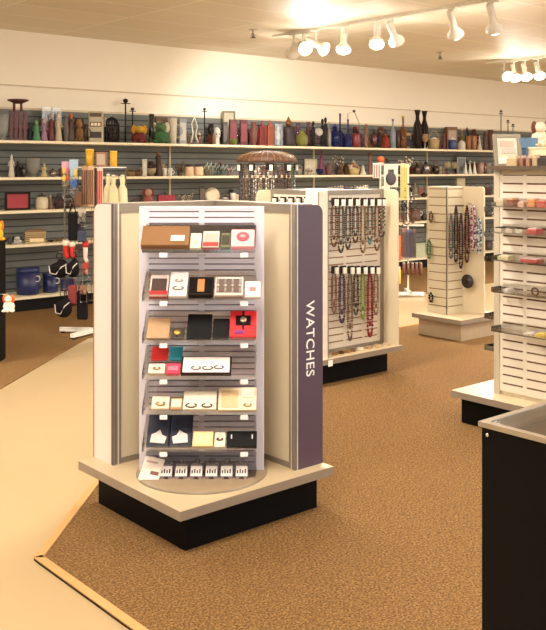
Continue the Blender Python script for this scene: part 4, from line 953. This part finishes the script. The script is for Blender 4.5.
S(T,309,7,168,K_skull,'silver_ornament','ornament','small grey ornament in front of the cream frame',(170,156,140),(90,80,70),v=9.12)
S(T,321.5,8,151,K_cone,'bell_ornament','ornament','purple red ornament with a tall point',(130,40,76),(90,40,90))
S(T,320,8,169,K_bowl,'blue_bowl','bowl','small dark blue bowl in front of the purple ornament',(50,60,130),(60,60,110),v=9.1)
S(T,329.5,7,163,K_vase,'vase','vase','pinkish brown vase right of the purple ornament',(170,120,110),None)
S(T,338,10,154,K_branch,'branch_ornament','ornament','cream flowers on a dark branch',(70,46,40),(226,206,160))
S(T,346,6,163,K_round,'vase','vase','dark amber round vase',(110,70,40))
S(T,354,11,164,K_basket,'basket','basket','wide cream and yellow basket',(206,176,100),(236,216,150))
S(T,363,6,165,K_cone,'white_cone','ornament','white pointed ornament at the right of the yellow basket',(236,226,200))
S(T,370,4,152,K_stick,'wooden_figure','figurine','tall thin red brown figure beside the picture stand',(150,84,60),(120,60,50))
S(T,386,12,158,K_arc,'hoop_rack','rack','black and white hoop rack behind the picture stand',(50,46,46),(90,80,74))
S(T,406,13,155,K_branch,'branch_ornament','ornament','large white flower arrangement',(90,80,60),(240,230,206))
S(T,417,9,163,K_pot,'teapot','teapot','dark metal teapot, left of three',(110,90,84),(60,50,46))
S(T,426,10,160,K_pot,'teapot','teapot','silver teapot, middle of three',(150,140,140),(70,60,60))
S(T,436,9,163,K_pot,'teapot','teapot','black and silver teapot, right of three',(80,74,72),(170,166,160))
S(T,447,7,162,K_goblet,'goblet','goblet','cream glass goblet with a red foot, left of a pair',(226,206,160),(160,50,40))
S(T,454,6,162,K_goblet,'goblet','goblet','cream glass goblet with a red foot, right of a pair',(216,196,150),(150,50,44))
S(T,461.5,9,157,K_frame,'framed_picture','picture frame','grey blue picture frame',(150,150,144),(120,126,130),v=9.35)
S(T,465.5,4,162,K_cone,'white_candle','candle','white candle, left of three',(240,232,214))
S(T,470,4,163,K_cone,'white_candle','candle','white candle, middle of three',(240,232,214))
S(T,474.5,4,161,K_cone,'white_candle','candle','white candle, right of three',(244,236,220))
S(T,481,6,163,K_cup,'teacup','cup','pinkish teacup right of the white candles',(190,150,140))
S(T,488,6,163,K_cup,'teacup','cup','grey teacup at the right end near the stand',(160,140,134))
T = 2
S(T,18,28,192,K_frame,'red_plaque','plaque','wide red plaque in a black frame',(44,30,28),(190,44,56),fac=.95,v=9.18,rz=0)
S(T,42,11,193,K_jar,'jar','jar','white lidded jar right of the red plaque',(226,206,170),(70,60,56))
S(T,50.5,5,194,K_fig,'figurine','figurine','brown and cream figurine beside the white jar',(140,96,66),(206,170,130),(110,70,50))
S(T,59,9,197,K_basket,'basket','basket','dark brown basket, left of two',(70,46,40),(110,60,50))
S(T,69,9,196,K_basket,'basket','basket','dark brown basket, right of two',(64,44,40),(120,80,60))
S(T,136,9,199,K_basket,'basket','basket','dark red basket just above the stand corner',(110,40,40),(90,40,40))
S(T,148,11,188,K_plush,'plush_toy','plush toy','reddish pink toy with cream face',(176,90,76),(216,160,130),(150,60,56))
S(T,166,20,195,K_rowbox,'card_packets','packets','row of bright pink red packets',(206,44,70),(220,200,180),fac=.85)
S(T,181,7,193,K_branch,'branch_ornament','ornament','small cream flower ornament left of the joint',(120,100,80),(220,206,176))
S(T,189,7,193,K_branch,'branch_ornament','ornament','small cream flower ornament right of the joint',(120,100,80),(210,190,160))
S(T,202,7,186,K_box,'carton','box','dark standing carton left of the cream plate',(70,56,44),(110,90,70),fac=.8)
S(T,212,14,187,K_dish,'plate','plate','cream decorated plate on a dark stand',(224,206,166),(70,54,44))
S(T,225,8,194,K_basket,'basket','basket','white and brown basket left of the domed spinner',(130,110,90),(226,216,196))
S(T,233,6,193,K_cup,'cup','cup','white cup left of the domed spinner',(230,222,206))
S(T,416,9,193,K_basket,'basket','basket','grey white basket beside the picture stand',(130,110,90),(220,210,190))
S(T,424,7,192,K_pot,'teapot','teapot','dark brown teapot above the narrow beige stand',(90,60,50),(70,50,46))
S(T,444,12,186,K_arc,'hoop_rack','rack','dark hoop rack behind the narrow beige stand',(60,50,46),(60,50,46))
S(T,460,12,178,K_box,'carton','box','plain beige carton behind the narrow beige stand',(196,176,130),(200,182,138),fac=.8)
S(T,473,9,184,K_basket,'basket','basket','basket with pink goods behind the narrow beige stand',(110,70,60),(190,140,130))
S(T,487.5,9,184,K_basket,'basket','basket','dark basket of reddish goods next to the right stand',(90,50,46),(150,60,60))
T = 3
S(T,35,24,229.5,K_chest,'log_box','box','pale wooden log cabin box',(206,170,110),(150,104,66),fac=.82)
S(T,17,9,236,K_plush,'plush_dog','plush toy','small white toy dog left of the wooden log box',(206,200,190),(220,214,206),(60,56,60))
S(T,9.5,5,238,K_cup,'cup','cup','dark blue grey cup at the left end',(60,66,80))
S(T,51,7,240,K_bowl,'bowl','bowl','small brown bowl right of the log box',(120,80,50),(100,66,44))
S(T,59,7,238,K_basket,'basket','basket','small brown basket left of the red stockings',(120,84,50),(150,100,60))
S(T,400,10,211,K_basket,'basket','basket','reddish basket seen right of the necklace stand',(120,60,50),(150,80,60))
S(T,414,12,208,K_bin,'brown_bin','bin','brown bin seen left of the narrow beige stand',(110,74,54),(90,60,46))
S(T,424,6,212,K_jar,'jar','jar','dark jar seen left of the narrow beige stand',(60,50,46),(90,70,60))
S(T,488,7,208,K_bin,'dark_bin','bin','dark bin seen left of the right stand',(70,50,46),(60,44,42))
T = 4
S(T,28,24,267.5,K_bin,'blue_bin','bin','large dark blue canister',(28,40,104),(34,48,120),fac=.95)
S(T,50.5,16,272.5,K_bin,'blue_bin','bin','smaller dark blue pot beside the large canister',(26,40,104),(32,48,118),fac=.95)
S(T,67,14,279,K_tray_,'blue_tray','tray','shallow dark blue tray right of the pots',(34,50,120),(34,50,120),fac=.85)
S(T,419,14,243,K_box,'carton','box','pale green grey carton seen beside the narrow beige stand',(186,190,150),(192,196,158),fac=.85)
S(T,488,8,240,K_bin,'brown_bin','bin','tall dark brown bin seen left of the right stand',(80,54,44),(70,50,42))

FK = [(K_cup,'mug','mug'),(K_jar,'jar','jar'),(K_vase,'vase','vase'),(K_bottle,'bottle','bottle'),(K_box,'carton','box'),(K_basket,'basket','basket'),(K_round,'vase','round vase'),(K_cup,'cup','cup'),(K_goblet,'goblet','goblet')]
FC = [((110,66,44),'brown'),((70,50,44),'dark brown'),((150,60,50),'rusty red'),((190,160,110),'tan'),((60,60,70),'charcoal'),((210,196,166),'cream'),((150,120,80),'ochre'),((96,104,100),'grey green'),((130,70,76),'maroon')]
rnd = random.Random(11); seen = set(); pl_ = list(USED)
for k, px, lab, yt, side in [q+(sd,) for q in pl_ for sd in (0,1)]:
    if k > 2 or (k == 1 and 66 < px < 122) or len(lab.split()) > 7: continue
    fn, nm, cat = FK[rnd.randrange(len(FK))]; c, cn = FC[rnd.randrange(len(FC))]
    if side and rnd.random() < .45: continue
    p = px+(rnd.uniform(3.2,4.6) if not side else rnd.uniform(-1.5,.8)); line = (140+.019*px, 177, 207-.02*px)[k]
    hp = (rnd.uniform(.5,.85) if not side else rnd.uniform(.8,1.1))*(18 if k == 0 else 12); w_ = rnd.uniform(4.5,6.5)
    if p > 497 or (k == 0 and 440 < p < 462) or (k == 0 and side and 120 < p < 172): continue
    cols_ = (c, FC[rnd.randrange(len(FC))][0])
    u, v, Z = at_v(p, 9.34 if not side else 9.39); w = w_*Z/FPX; h = hp*Z/FPX+.03
    thing(nm, '%s %s %s the %s' % (cn, cat, 'directly behind' if side else 'just right of', lab), cat, (u,v,SH[k]), -.35, fn(w,h,*cols_), GRP[k])
# ================================================================ RACKS
WIRE = MET((196,190,180),.35)
# --- left grid rack with hanging toys and slippers
RL = at_z(95, 8.35)
def rack_l(px, py): return (px-95)*8.35/FPX, hz(py, 8.35)
GRY = MET((120,114,108),.5)
fr = MB(GRY)
fr.box(-.297,-.285,-.006,.006,.32,1.53).box(.285,.297,-.006,.006,.32,1.53).box(-.297,.297,-.006,.006,.308,.32).box(-.013,.013,.006,.03,.06,1.55)
ft = []; cst = []
for a in (182,252,2,72):
    a = R(a); b_ = MB(WHM); b_.at(0,.02,0,a).box(.014,.34,-.02,.02,.025,.06); ft.append(b_)
    cst.append(MB(BLK).cyl(.31*math.cos(a),.02+.31*math.sin(a),.008,.026,.018))
gr = MB(GRY)
for i in range(1,9): gr.tube([(-.285+i*.0635,.0,.32),(-.285+i*.0635,0,1.53)],.0025,4)
for i in range(13): gr.tube([(-.285,0,.4+i*.09),(.285,0,.4+i*.09)],.0025,4)
tp = MB(WHM).box(-.2,.3,-.1,.0,1.53,1.54)
arms = []
ARM = []
def arm(px, py, L=.12):
    x, z = rack_l(px, py); x = max(-.44, min(.36, x)); arms.append(MB(WIRE).tube([(max(-.285,min(.285,x)),0,z),(x,-L*.3,z),(x,-L,z),(x,-L-.004,z+.012)],.003,5)); return x, z, L
RYAW = YAW-.15
def hang(px, ytop, fn, name, cat, label, L=.10):
    x, z, L = arm(px, ytop, L); ARM.append((x,z,L,fn,name,cat,label,px,ytop))
PXM = 8.35/FPX
def bag(w,h,cb,cols):
    b = MB(CLR((236,234,230))).box(-w/2,w/2,-.012,.012,-h,-h*.2,.008)
    hd = MB(mat(cb,.5)).box(-w/2,w/2,-.004,.004,-h*.3,.004)
    out = [('clear_pouch', b), ('header_card', hd)]
    for i, c in enumerate(cols):
        out.append(('toy_piece', MB(mat(c,.5)).ball((i%2-.5)*w*.4,-.002,-h*(.38+.3*(i//2)),w*.26,.012,h*.15)))
    return out
def strippack(w,h,c,c2):
    b = MB(mat(c,.5)).box(-w/2,w/2,-.006,.006,-h,0,.003); out = [('backing_card', b)]
    for i in range(3): out.append(('strip', MB(mat(c2,.5)).box(-w*.4+i*w*.3,-w*.4+i*w*.3+w*.18,-.012,-.0065,-h*.95,-h*.1)))
    return out
def bottlebag(w,h,c,c2):
    r=w/2; return [('body', MB(mat(c,.6)).lathe([(r*.8,-h),(r,-h*.85),(r*.85,-h*.45),(r*.4,-h*.3),(r*.5,-h*.15),(r*.3,-h*.05)],12,sy=.4)), ('cap', MB(mat(c2,.5)).lathe([(r*.35,-h*.05),(r*.35,.0),(r*.1,.004)],10))]
def tubeitem(w,h,c,c2): return [('tube', MB(mat(c,.45)).cyl(0,0,-h,-h*.1,w/2)), ('cap', MB(mat(c2,.4)).cyl(0,0,-h*.1,0,w*.42))]
def stocking(w,h,c,c2): return [('sock', MB(mat(c,.8)).tube([(0,0,-h*.2),(0,0,-h*.6),(0,-.0,-h*.8),(w*.35,-.01,-h*.93)],w*.36,8,w*.26)), ('cuff', MB(mat(c2,.9)).lathe([(w*.42,-h*.28),(w*.45,-h*.15),(w*.42,0)],12))]
def slipper(w,h,c,c2):
    b = MB(mat(c,.7)).ball(0,0,-h*.66,w/2,.04,h*.30,14,8).ball(w*.1,.01,-h*.5,w*.3,.035,h*.25); out=[('shoe', b), ('loop', MB(mat(c,.6)).ring(0,0,-h*.14,h*.12,.004))]
    out.append(('piping', MB(mat(c2,.5)).tube([(-w*.45,-.022,-h*.5),(-w*.38,-.03,-h*.78),(-w*.1,-.034,-h*.82),(w*.15,-.034,-h*.55),(w*.4,-.026,-h*.42)],.005,5)))
    return out
def pouch(w,h,c,c2): return [('bag', MB(mat(c,.7)).box(-w/2,w/2,-.02,.02,-h,-h*.25,.012)), ('strap', MB(mat(c2,.6)).tube([(-w*.4,0,-h*.26),(-w*.1,0,0),(w*.1,0,0),(w*.4,0,-h*.26)],.006,5))]
gL = 'goods hanging on the white rack behind the WATCHES stand'
def beadsk(w,h,c,c2): return [('beads', beads(h,w*.8,w*.12,(c,c2)))]
def HL(px, wpx, y0_, y1_, kind, name, cat, label, *c, L=.10): hang(px, y0_, lambda: kind(wpx*PXM,(y1_-y0_)*PXM,*c), name, cat, label, L)
HL(69,9,162,186,bag,'toy_bag','toy pack','clear bag of pink and yellow toys at the left of the rack',(226,170,190),[(236,196,60),(226,120,150),(236,206,70),(200,90,60)])
HL(79,9,160,194,bag,'toy_bag','toy pack','clear bag of blue toys right of the pink and yellow one',(170,196,220),[(170,200,226),(230,200,90),(60,110,176),(50,100,170)],L=.15)
HL(88.5,7,166,206,strippack,'belt_pack','pack','tall brown and cream pack, left of two',(190,150,110),(110,70,50))
HL(96.5,6,166,206,strippack,'belt_pack','pack','tall brown and cream pack, right of two',(206,170,130),(120,80,56),L=.14)
HL(104,6,167,206,strippack,'toy_sword_pack','pack','tall white pack with a red stripe',(226,206,190),(206,60,56))
HL(112.5,11,174,206,bottlebag,'bottle_pack','pack','white bottle shaped pack, left of three',(222,212,170),(230,224,200))
HL(119.5,11,175,206,bottlebag,'bottle_pack','pack','white bottle shaped pack, middle of three',(214,204,160),(230,224,200),L=.15)
HL(127,11,175,206,bottlebag,'bottle_pack','pack','white bottle shaped pack, right of three',(226,216,176),(230,224,200))
HL(76,9,204,240,pouch,'black_bag','bag','long black bag below the blue toy bag',(30,26,30),(26,24,26))
HL(85.5,8,208,224,bag,'toy_bag','toy pack','clear pouch with grey pieces left of the WATCHES stand',(200,190,170),[(190,180,160),(130,120,110)])
HL(87,9,226,241,pouch,'denim_pouch','pouch','dark blue pouch left of the WATCHES stand',(60,66,90),(50,54,70),L=.14)
HL(69,8,240,258,stocking,'stocking','stocking','bright red stocking with white cuff, left of two',(220,44,34),(240,226,206))
HL(77,7,241,257,stocking,'stocking','stocking','red stocking with white cuff, right of two',(206,40,36),(236,222,204),L=.14)
HL(89,7,240,262,stocking,'stocking','stocking','white stocking with red toe next to the WATCHES stand',(226,200,190),(200,50,50))
HL(62,22,252,278,slipper,'slipper','slipper','black slipper with white piping, upper left of the pair',(28,24,26),(226,216,206))
HL(78,14,250,277,slipper,'slipper','slipper','black slipper with white piping, upper right of the pair',(26,22,24),(226,216,206),L=.15)
HL(84,7,186,206,pouch,'brown_pouch','pouch','small brown pouch above the clear pouch with grey pieces',(110,76,56),(80,56,44),L=.16)
HL(72,6,192,212,beadsk,'dark_necklace','necklace','dark and pale beaded strand under the toy bags',(50,40,40),(190,180,170),L=.13)
HL(81,8,216,238,pouch,'grey_pouch','pouch','charcoal pouch behind the clear pouch with grey pieces',(54,50,56),(40,38,42),L=.06)
HL(90,6,262,284,bag,'toy_bag','toy pack','small clear red bag below the white stocking',(180,60,56),[(170,60,60),(200,170,150)],L=.12)
HL(66,5,240,252,stocking,'stocking','stocking','tiny pale stocking left of the bright red one',(226,206,190),(230,190,170),L=.06)
HL(89,7,284,300,bag,'toy_bag','toy pack','small clear brown bag above the black hanging bag',(150,110,90),[(150,100,80),(190,150,120)],L=.15)
HL(74,9,278,304,pouch,'red_pouch','pouch','dark red pouch between the upper and lower slippers',(150,60,60),(120,60,60),L=.06)
HL(68,18,288,317,slipper,'slipper','slipper','black slipper with a white curved line, lowest on the rack',(26,22,24),(226,216,206),L=.14)
HL(86,11,280,318,pouch,'black_bag','bag','black hanging bag beside the lowest slipper',(28,24,28),(60,46,44))
M0 = Matrix.Translation((RL[0],RL[1],0)) @ Matrix.Rotation(RYAW,4,'Z')
rl = thing('wire_rack', 'white floor rack crowded with hanging toys and slippers, left behind the WATCHES stand', 'rack', (RL[0],RL[1],0), RYAW,
      [('upright_frame', fr)]+[('foot', f) for f in ft]+[('caster', f) for f in cst]+[ ('wire_grid', gr), ('top_ledge', tp)]+[('hook', h) for h in arms])
for x, z, L, fn, name, cat, label, px, yt in ARM:
    q = M0 @ Vector((x,-L,z)); thing(name, label, cat, tuple(q), RYAW, fn(), gL)
for px, wp_, yt, c, c2, lab in ((91.5,8,149,(222,170,40),(236,196,90),'yellow round tin standing on the rack top, left one'),(116,7,151,(226,176,50),(236,200,100),'yellow round tin standing on the rack top, right one')):
    x, z = rack_l(px, yt); q = M0 @ Vector((x,-.05,1.54)); hh = z-1.54
    thing('tin', lab, 'tin', tuple(q), 0, [('can', MB(mat(c,.4)).cyl(0,0,0,hh*.9,wp_*PXM/2)), ('lid', MB(mat(c2,.4)).cyl(0,0,hh*.9,hh,wp_*PXM/2*1.03))], 'yellow tins on the rack top')
x, z = rack_l(104,152); q = M0 @ Vector((x,-.05,1.54))
thing('brown_pack', 'brown and grey pack between the two yellow tins', 'pack', tuple(q), RYAW, K_box(.1,z-1.54,(150,110,84),(190,170,150)))

# --- domed jewellery spinner behind fixture 2
SPC = at_v(267, 5.60); R_ = 28*SPC[2]/FPX
zr = hz(161.5, SPC[2]); zt = hz(150.5, SPC[2]); R_ *= 1.06
dome = MB(mat((92,62,44),.5,.0,'',.4,60.)).lathe([(R_*.6,zr+(zt-zr)*.55),(R_,zr-.006),(R_*1.04,zr),(R_*.85,zr+(zt-zr)*.5),(R_*.45,zr+(zt-zr)*.88),(.02,zt)],32)
rb = MB(mat((140,104,70),.4))
for i in range(28):
    a = 2*PI*i/28; rb.tube([(R_*1.03*math.cos(a),R_*1.03*math.sin(a),zr+.004),(R_*.87*math.cos(a),R_*.87*math.sin(a),zr+(zt-zr)*.57),(R_*.5*math.cos(a),R_*.5*math.sin(a),zr+(zt-zr)*.88)],.0035,4)
pole = MB(mat((226,220,206),.35,.3)).cyl(0,0,.03,zr,.014)
ringm = MB(WIRE).ring(0,0,zr-.035,R_*.92,.004,'xy',28)
for i in range(4):
    a = PI/4+PI*i/2; ringm.tube([(0,0,zr-.035),(R_*.92*math.cos(a),R_*.92*math.sin(a),zr-.035)],.004,5)
bs = MB(MET((90,84,80))).lathe([(.22,0),(.22,.02),(.05,.035),(.02,.04)],28)
thing('jewelry_spinner', 'round spinner with a brown ribbed dome top hung with necklaces', 'spinner rack', (SPC[0],SPC[1],.0), 0,
   [('base', bs), ('pole', pole), ('dome', dome, [('rib', rb)]), ('hanging_ring', ringm)])
cols = [((50,60,120),(80,80,110),'navy blue'),((60,60,110),(150,150,170),'blue and grey'),((80,64,56),(160,130,100),'brown'),((150,130,110),(200,180,150),'sandy'),((110,90,80),(60,50,50),'dark taupe'),((200,180,160),(240,230,220),'white beaded'),((110,70,60),(150,110,80),'chestnut'),((226,216,200),(180,160,140),'pearl'),((80,60,60),(120,100,90),'charcoal brown'),((150,110,90),(110,80,70),'copper'),((60,44,44),(90,60,60),'near black'),((170,150,130),(140,110,90),'tan'),((60,130,70),(50,100,60),'green'),((110,60,130),(190,180,200),'purple and white')]
for i, (c1,c2,nm) in enumerate(cols):
    a = YAW-PI+.12+(PI-.24)*i/(len(cols)-1); a = YAW+PI+ (i+.5)/len(cols)*PI
    rr = R_*.92; L = .30+.06*((i*5) % 3)
    p = (SPC[0]+rr*math.cos(a), SPC[1]+rr*math.sin(a), zr-.039)
    ncl(p, L, .058, .009, (c1,c1,c2), nm+' necklace hanging from the domed spinner', 'necklaces on the domed spinner', .2, tagc=(236,230,220) if i % 3 == 1 else None, rz=a+PI/2)

# --- rack 2, right of fixture 2
P2 = at_z(399, 11.0); q2 = 11.0/FPX
def r2(px, py): return (px-399)*q2, hz(py, 11.0)
fr = MB(mat((226,214,190),.4)).box(-.235,-.215,-.01,.01,.05,1.56).box(.10,.12,-.01,.01,.05,1.56).box(-.235,.12,-.01,.01,1.56,1.58)
x1, z1 = r2(396,226)
fr.box(-.06,.30,-.02,0,z1,z1+.02)
ft = MB(WHM).box(-.05,.27,-.2,-.16,.02,.055).box(-.245,-.205,-.2,.2,.02,.055).box(.09,.13,-.2,.2,.02,.055)
for xx in (-.225,.11): ft.cyl(xx,-.17,.008,.02,.02).cyl(xx,.17,.008,.02,.02)
ft.cyl(.25,-.18,.008,.02,.02)
gr = MB(WIRE)
for i in range(6): gr.tube([(-.2+i*.055,0,.5),(-.2+i*.055,0,1.56)],.003,4)
for i in range(11): gr.tube([(-.215,0,.5+i*.1),(.1,0,.5+i*.1)],.003,4)
arms = []; ARM = []
PXM = q2
def arm2(px, py, L): 
    x, z = r2(px, py); arms.append(MB(WIRE).tube([(max(-.22,min(.29 if abs(z-z1) < .1 else .11,x)),0,z),(x,-.02,z),(x,-L,z),(x,-L-.004,z+.012)],.003,5)); return x, z
def H2(px, wpx, y0_, y1_, kind, name, cat, label, *c, L=.08):
    x, z = arm2(px, y0_, L); ARM.append((x,z,L,(kind,wpx*q2,(y1_-y0_)*q2)+c,name,cat,label))
def card(w,h,c,c2): return [('card', MB(mat(c,.5)).box(-w/2,w/2,-.005,.005,-h,0)), ('purse', MB(mat(c2,.6)).ball(0,-.014,-h*.62,w*.38,.012,h*.3).box(-w*.2,w*.2,-.02,-.006,-h*.35,-h*.2))]
H2(376,8,163,178,strippack,'picture_card','pack','white card with dark print at the top left of the picture stand',(230,222,206),(150,120,110))
H2(390,14,165,187,card,'purse_pack','pack','grey card with a dark round purse and red top',(206,196,176),(64,56,60))
H2(403,7,164,200,strippack,'necklace_pack','pack','pale yellow green long strip pack',(206,190,130),(170,160,70))
H2(407,8,184,208,beadsk,'necklace','necklace','dark necklace with white beads, upper one on the picture stand',(44,36,36),(206,196,180))
H2(411,8,196,222,beadsk,'necklace','necklace','brown and pink necklace under the white beaded one',(90,50,46),(150,90,80),L=.11)
H2(400,7,206,226,beadsk,'necklace','necklace','dark brown necklace low on the cream wire stand',(60,40,36),(110,80,60),L=.06)
H2(405,7,212,224,beadsk,'necklace','necklace','short reddish necklace low on the cream wire stand',(120,60,50),(150,100,90),L=.14)
H2(385,8,186,206,strippack,'picture_card','pack','pale card under the dark round purse',(216,206,180),(190,170,140))
H2(397,6,232,260,tubeitem,'orange_tube','tube','long orange tube hanging right of the necklace stand',(226,110,40),(70,80,100))
H2(397,6,266,283,tubeitem,'yellow_tube','tube','yellow and white tube below the orange one',(236,196,90),(230,220,200))
for i, (c, lb) in enumerate((((150,100,80),'reddish'),((90,90,110),'slate blue'),((70,80,110),'dark blue'),((110,80,60),'brown'))):
    H2(402.5+i*3.6,3.4,229,257,strippack,'knife_pack','pack','%s narrow pack hanging from the low bar right of the necklace stand' % lb,c,(60,50,50))
for i in range(5):
    H2(403+i*4.2,3.2,262,274,tubeitem,'handled_tool','tool','small brown handled piece in the lowest row by the necklace stand, %s' % ['first','second','third','fourth','fifth'][i],(110,66,50),(170,150,130))
thing('wire_rack', 'cream wire picture stand with hanging packs right of the necklace stand', 'rack', (P2[0],P2[1],0), YAW, [('upright_frame', fr), ('foot', ft), ('wire_grid', gr)]+[('hook', h) for h in arms])
M2 = Matrix.Translation((P2[0],P2[1],0)) @ Matrix.Rotation(YAW,4,'Z')
for x, z, L, a, name, cat, label in ARM:
    thing(name, label, cat, tuple(M2 @ Vector((x,-L,z))), YAW, a[0](*a[1:]), 'goods on the cream wire stand')
x, z = r2(381,154); q = M2 @ Vector((x,0,1.58))
thing('orange_ornament', 'round orange ornament on top of the cream wire stand', 'ornament', tuple(q), YAW, [('base', MB(mat((200,180,150),.5)).lathe([(.04,0),(.04,.015),(.01,.02)])), ('dome', MB(mat((226,96,44),.5)).ball(0,0,.055,.042,.042,.04))])

# --- black rack at the left edge
xr, yr = 2.25, 6.62
pn = MB(BLK).box(0,.70,0,.03,.05,1.0).box(0,.03,.03,.22,.05,1.0).box(.67,.70,.03,.22,.05,1.0)
sv_ = [MB(mat((40,38,40),.5)).box(.03,.67,.03,.22,z,z+.02) for z in (.1,.45,.8)]
gm = MB(WIRE).box(-.001,.701,-.004,0,.995,1.003).box(.698,.703,-.004,.002,.05,1.0)
bk2 = at_z(5, 7.07)
ro = thing('black_rack', 'black display rack cut off by the left edge of the photo', 'rack', (bk2[0],bk2[1],0.008-.05), YAW+.0, [('side_panel', pn)]+[('shelf', s) for s in sv_]+[('metal_edge', gm)])
for ch in ro.children: ch.location = (-.76,0,0)
ME = Matrix.Translation((bk2[0],bk2[1],0)) @ Matrix.Rotation(YAW,4,'Z')
def le(px, py, Z=7.07): return (px-5)*Z/FPX, hz(py,Z)
x, z = le(3,262)
q = ME @ Vector((-.08,.05,.961))
o = thing('plush_duck', 'yellow and orange plush duck on the black rack at the left edge', 'plush toy', tuple(q), YAW+.6, plush((240,170,30),(244,186,40),(226,110,30),.72))
q = ME @ Vector((-.15,.1,.961))
thing('dark_hat', 'dark brown hat on the black rack at the left edge', 'hat', tuple(q), YAW, [('crown', MB(mat((50,36,30),.7)).lathe([(.055,0),(.055,.1),(.03,.16)])), ('brim', MB(mat((50,36,30),.7)).lathe([(.07,0),(.07,.008)]))])
x, z = le(10,294)
hk2 = MB(WIRE).tube([(-.06,.0,z),(x,-.03,z)],.003,5)
pk = plush((240,226,206),(236,220,196),(226,96,30),.62)
for _, m in pk: m.v = [(a,b,c-.135) for a,b,c in m.v]
q = ME @ Vector((x,-.03,z)); pk.append(('hanging_loop', hk2)); hk2.v = [(a-x,b+.03,c-z) for a,b,c in hk2.v]
thing('plush_bird', 'white and orange plush bird hanging on the side of the black rack', 'plush toy', tuple(q), YAW, pk)

# ================================================================ light, camera
w = bpy.data.worlds.new('World'); bpy.context.scene.world = w; w.use_nodes = True
bg = w.node_tree.nodes['Background']; bg.inputs[0].default_value = (1,.98,.94,1); bg.inputs[1].default_value = 1.7
cam = bpy.data.cameras.new('Camera'); co = bpy.data.objects.new('Camera', cam); C.objects.link(co)
co.location = (0,0,EYE); co.rotation_euler = (PI/2,0,YAW)
cam.sensor_fit = 'HORIZONTAL'; cam.sensor_width = 36; cam.lens = FPX/546*36; cam.shift_y = -147/546; cam.clip_start = .05; cam.clip_end = 100
sc = bpy.context.scene; sc.camera = co
sc.view_settings.view_transform = 'Standard'; sc.view_settings.look = 'None'; sc.view_settings.gamma = 1
sc.view_settings.exposure = 0.15
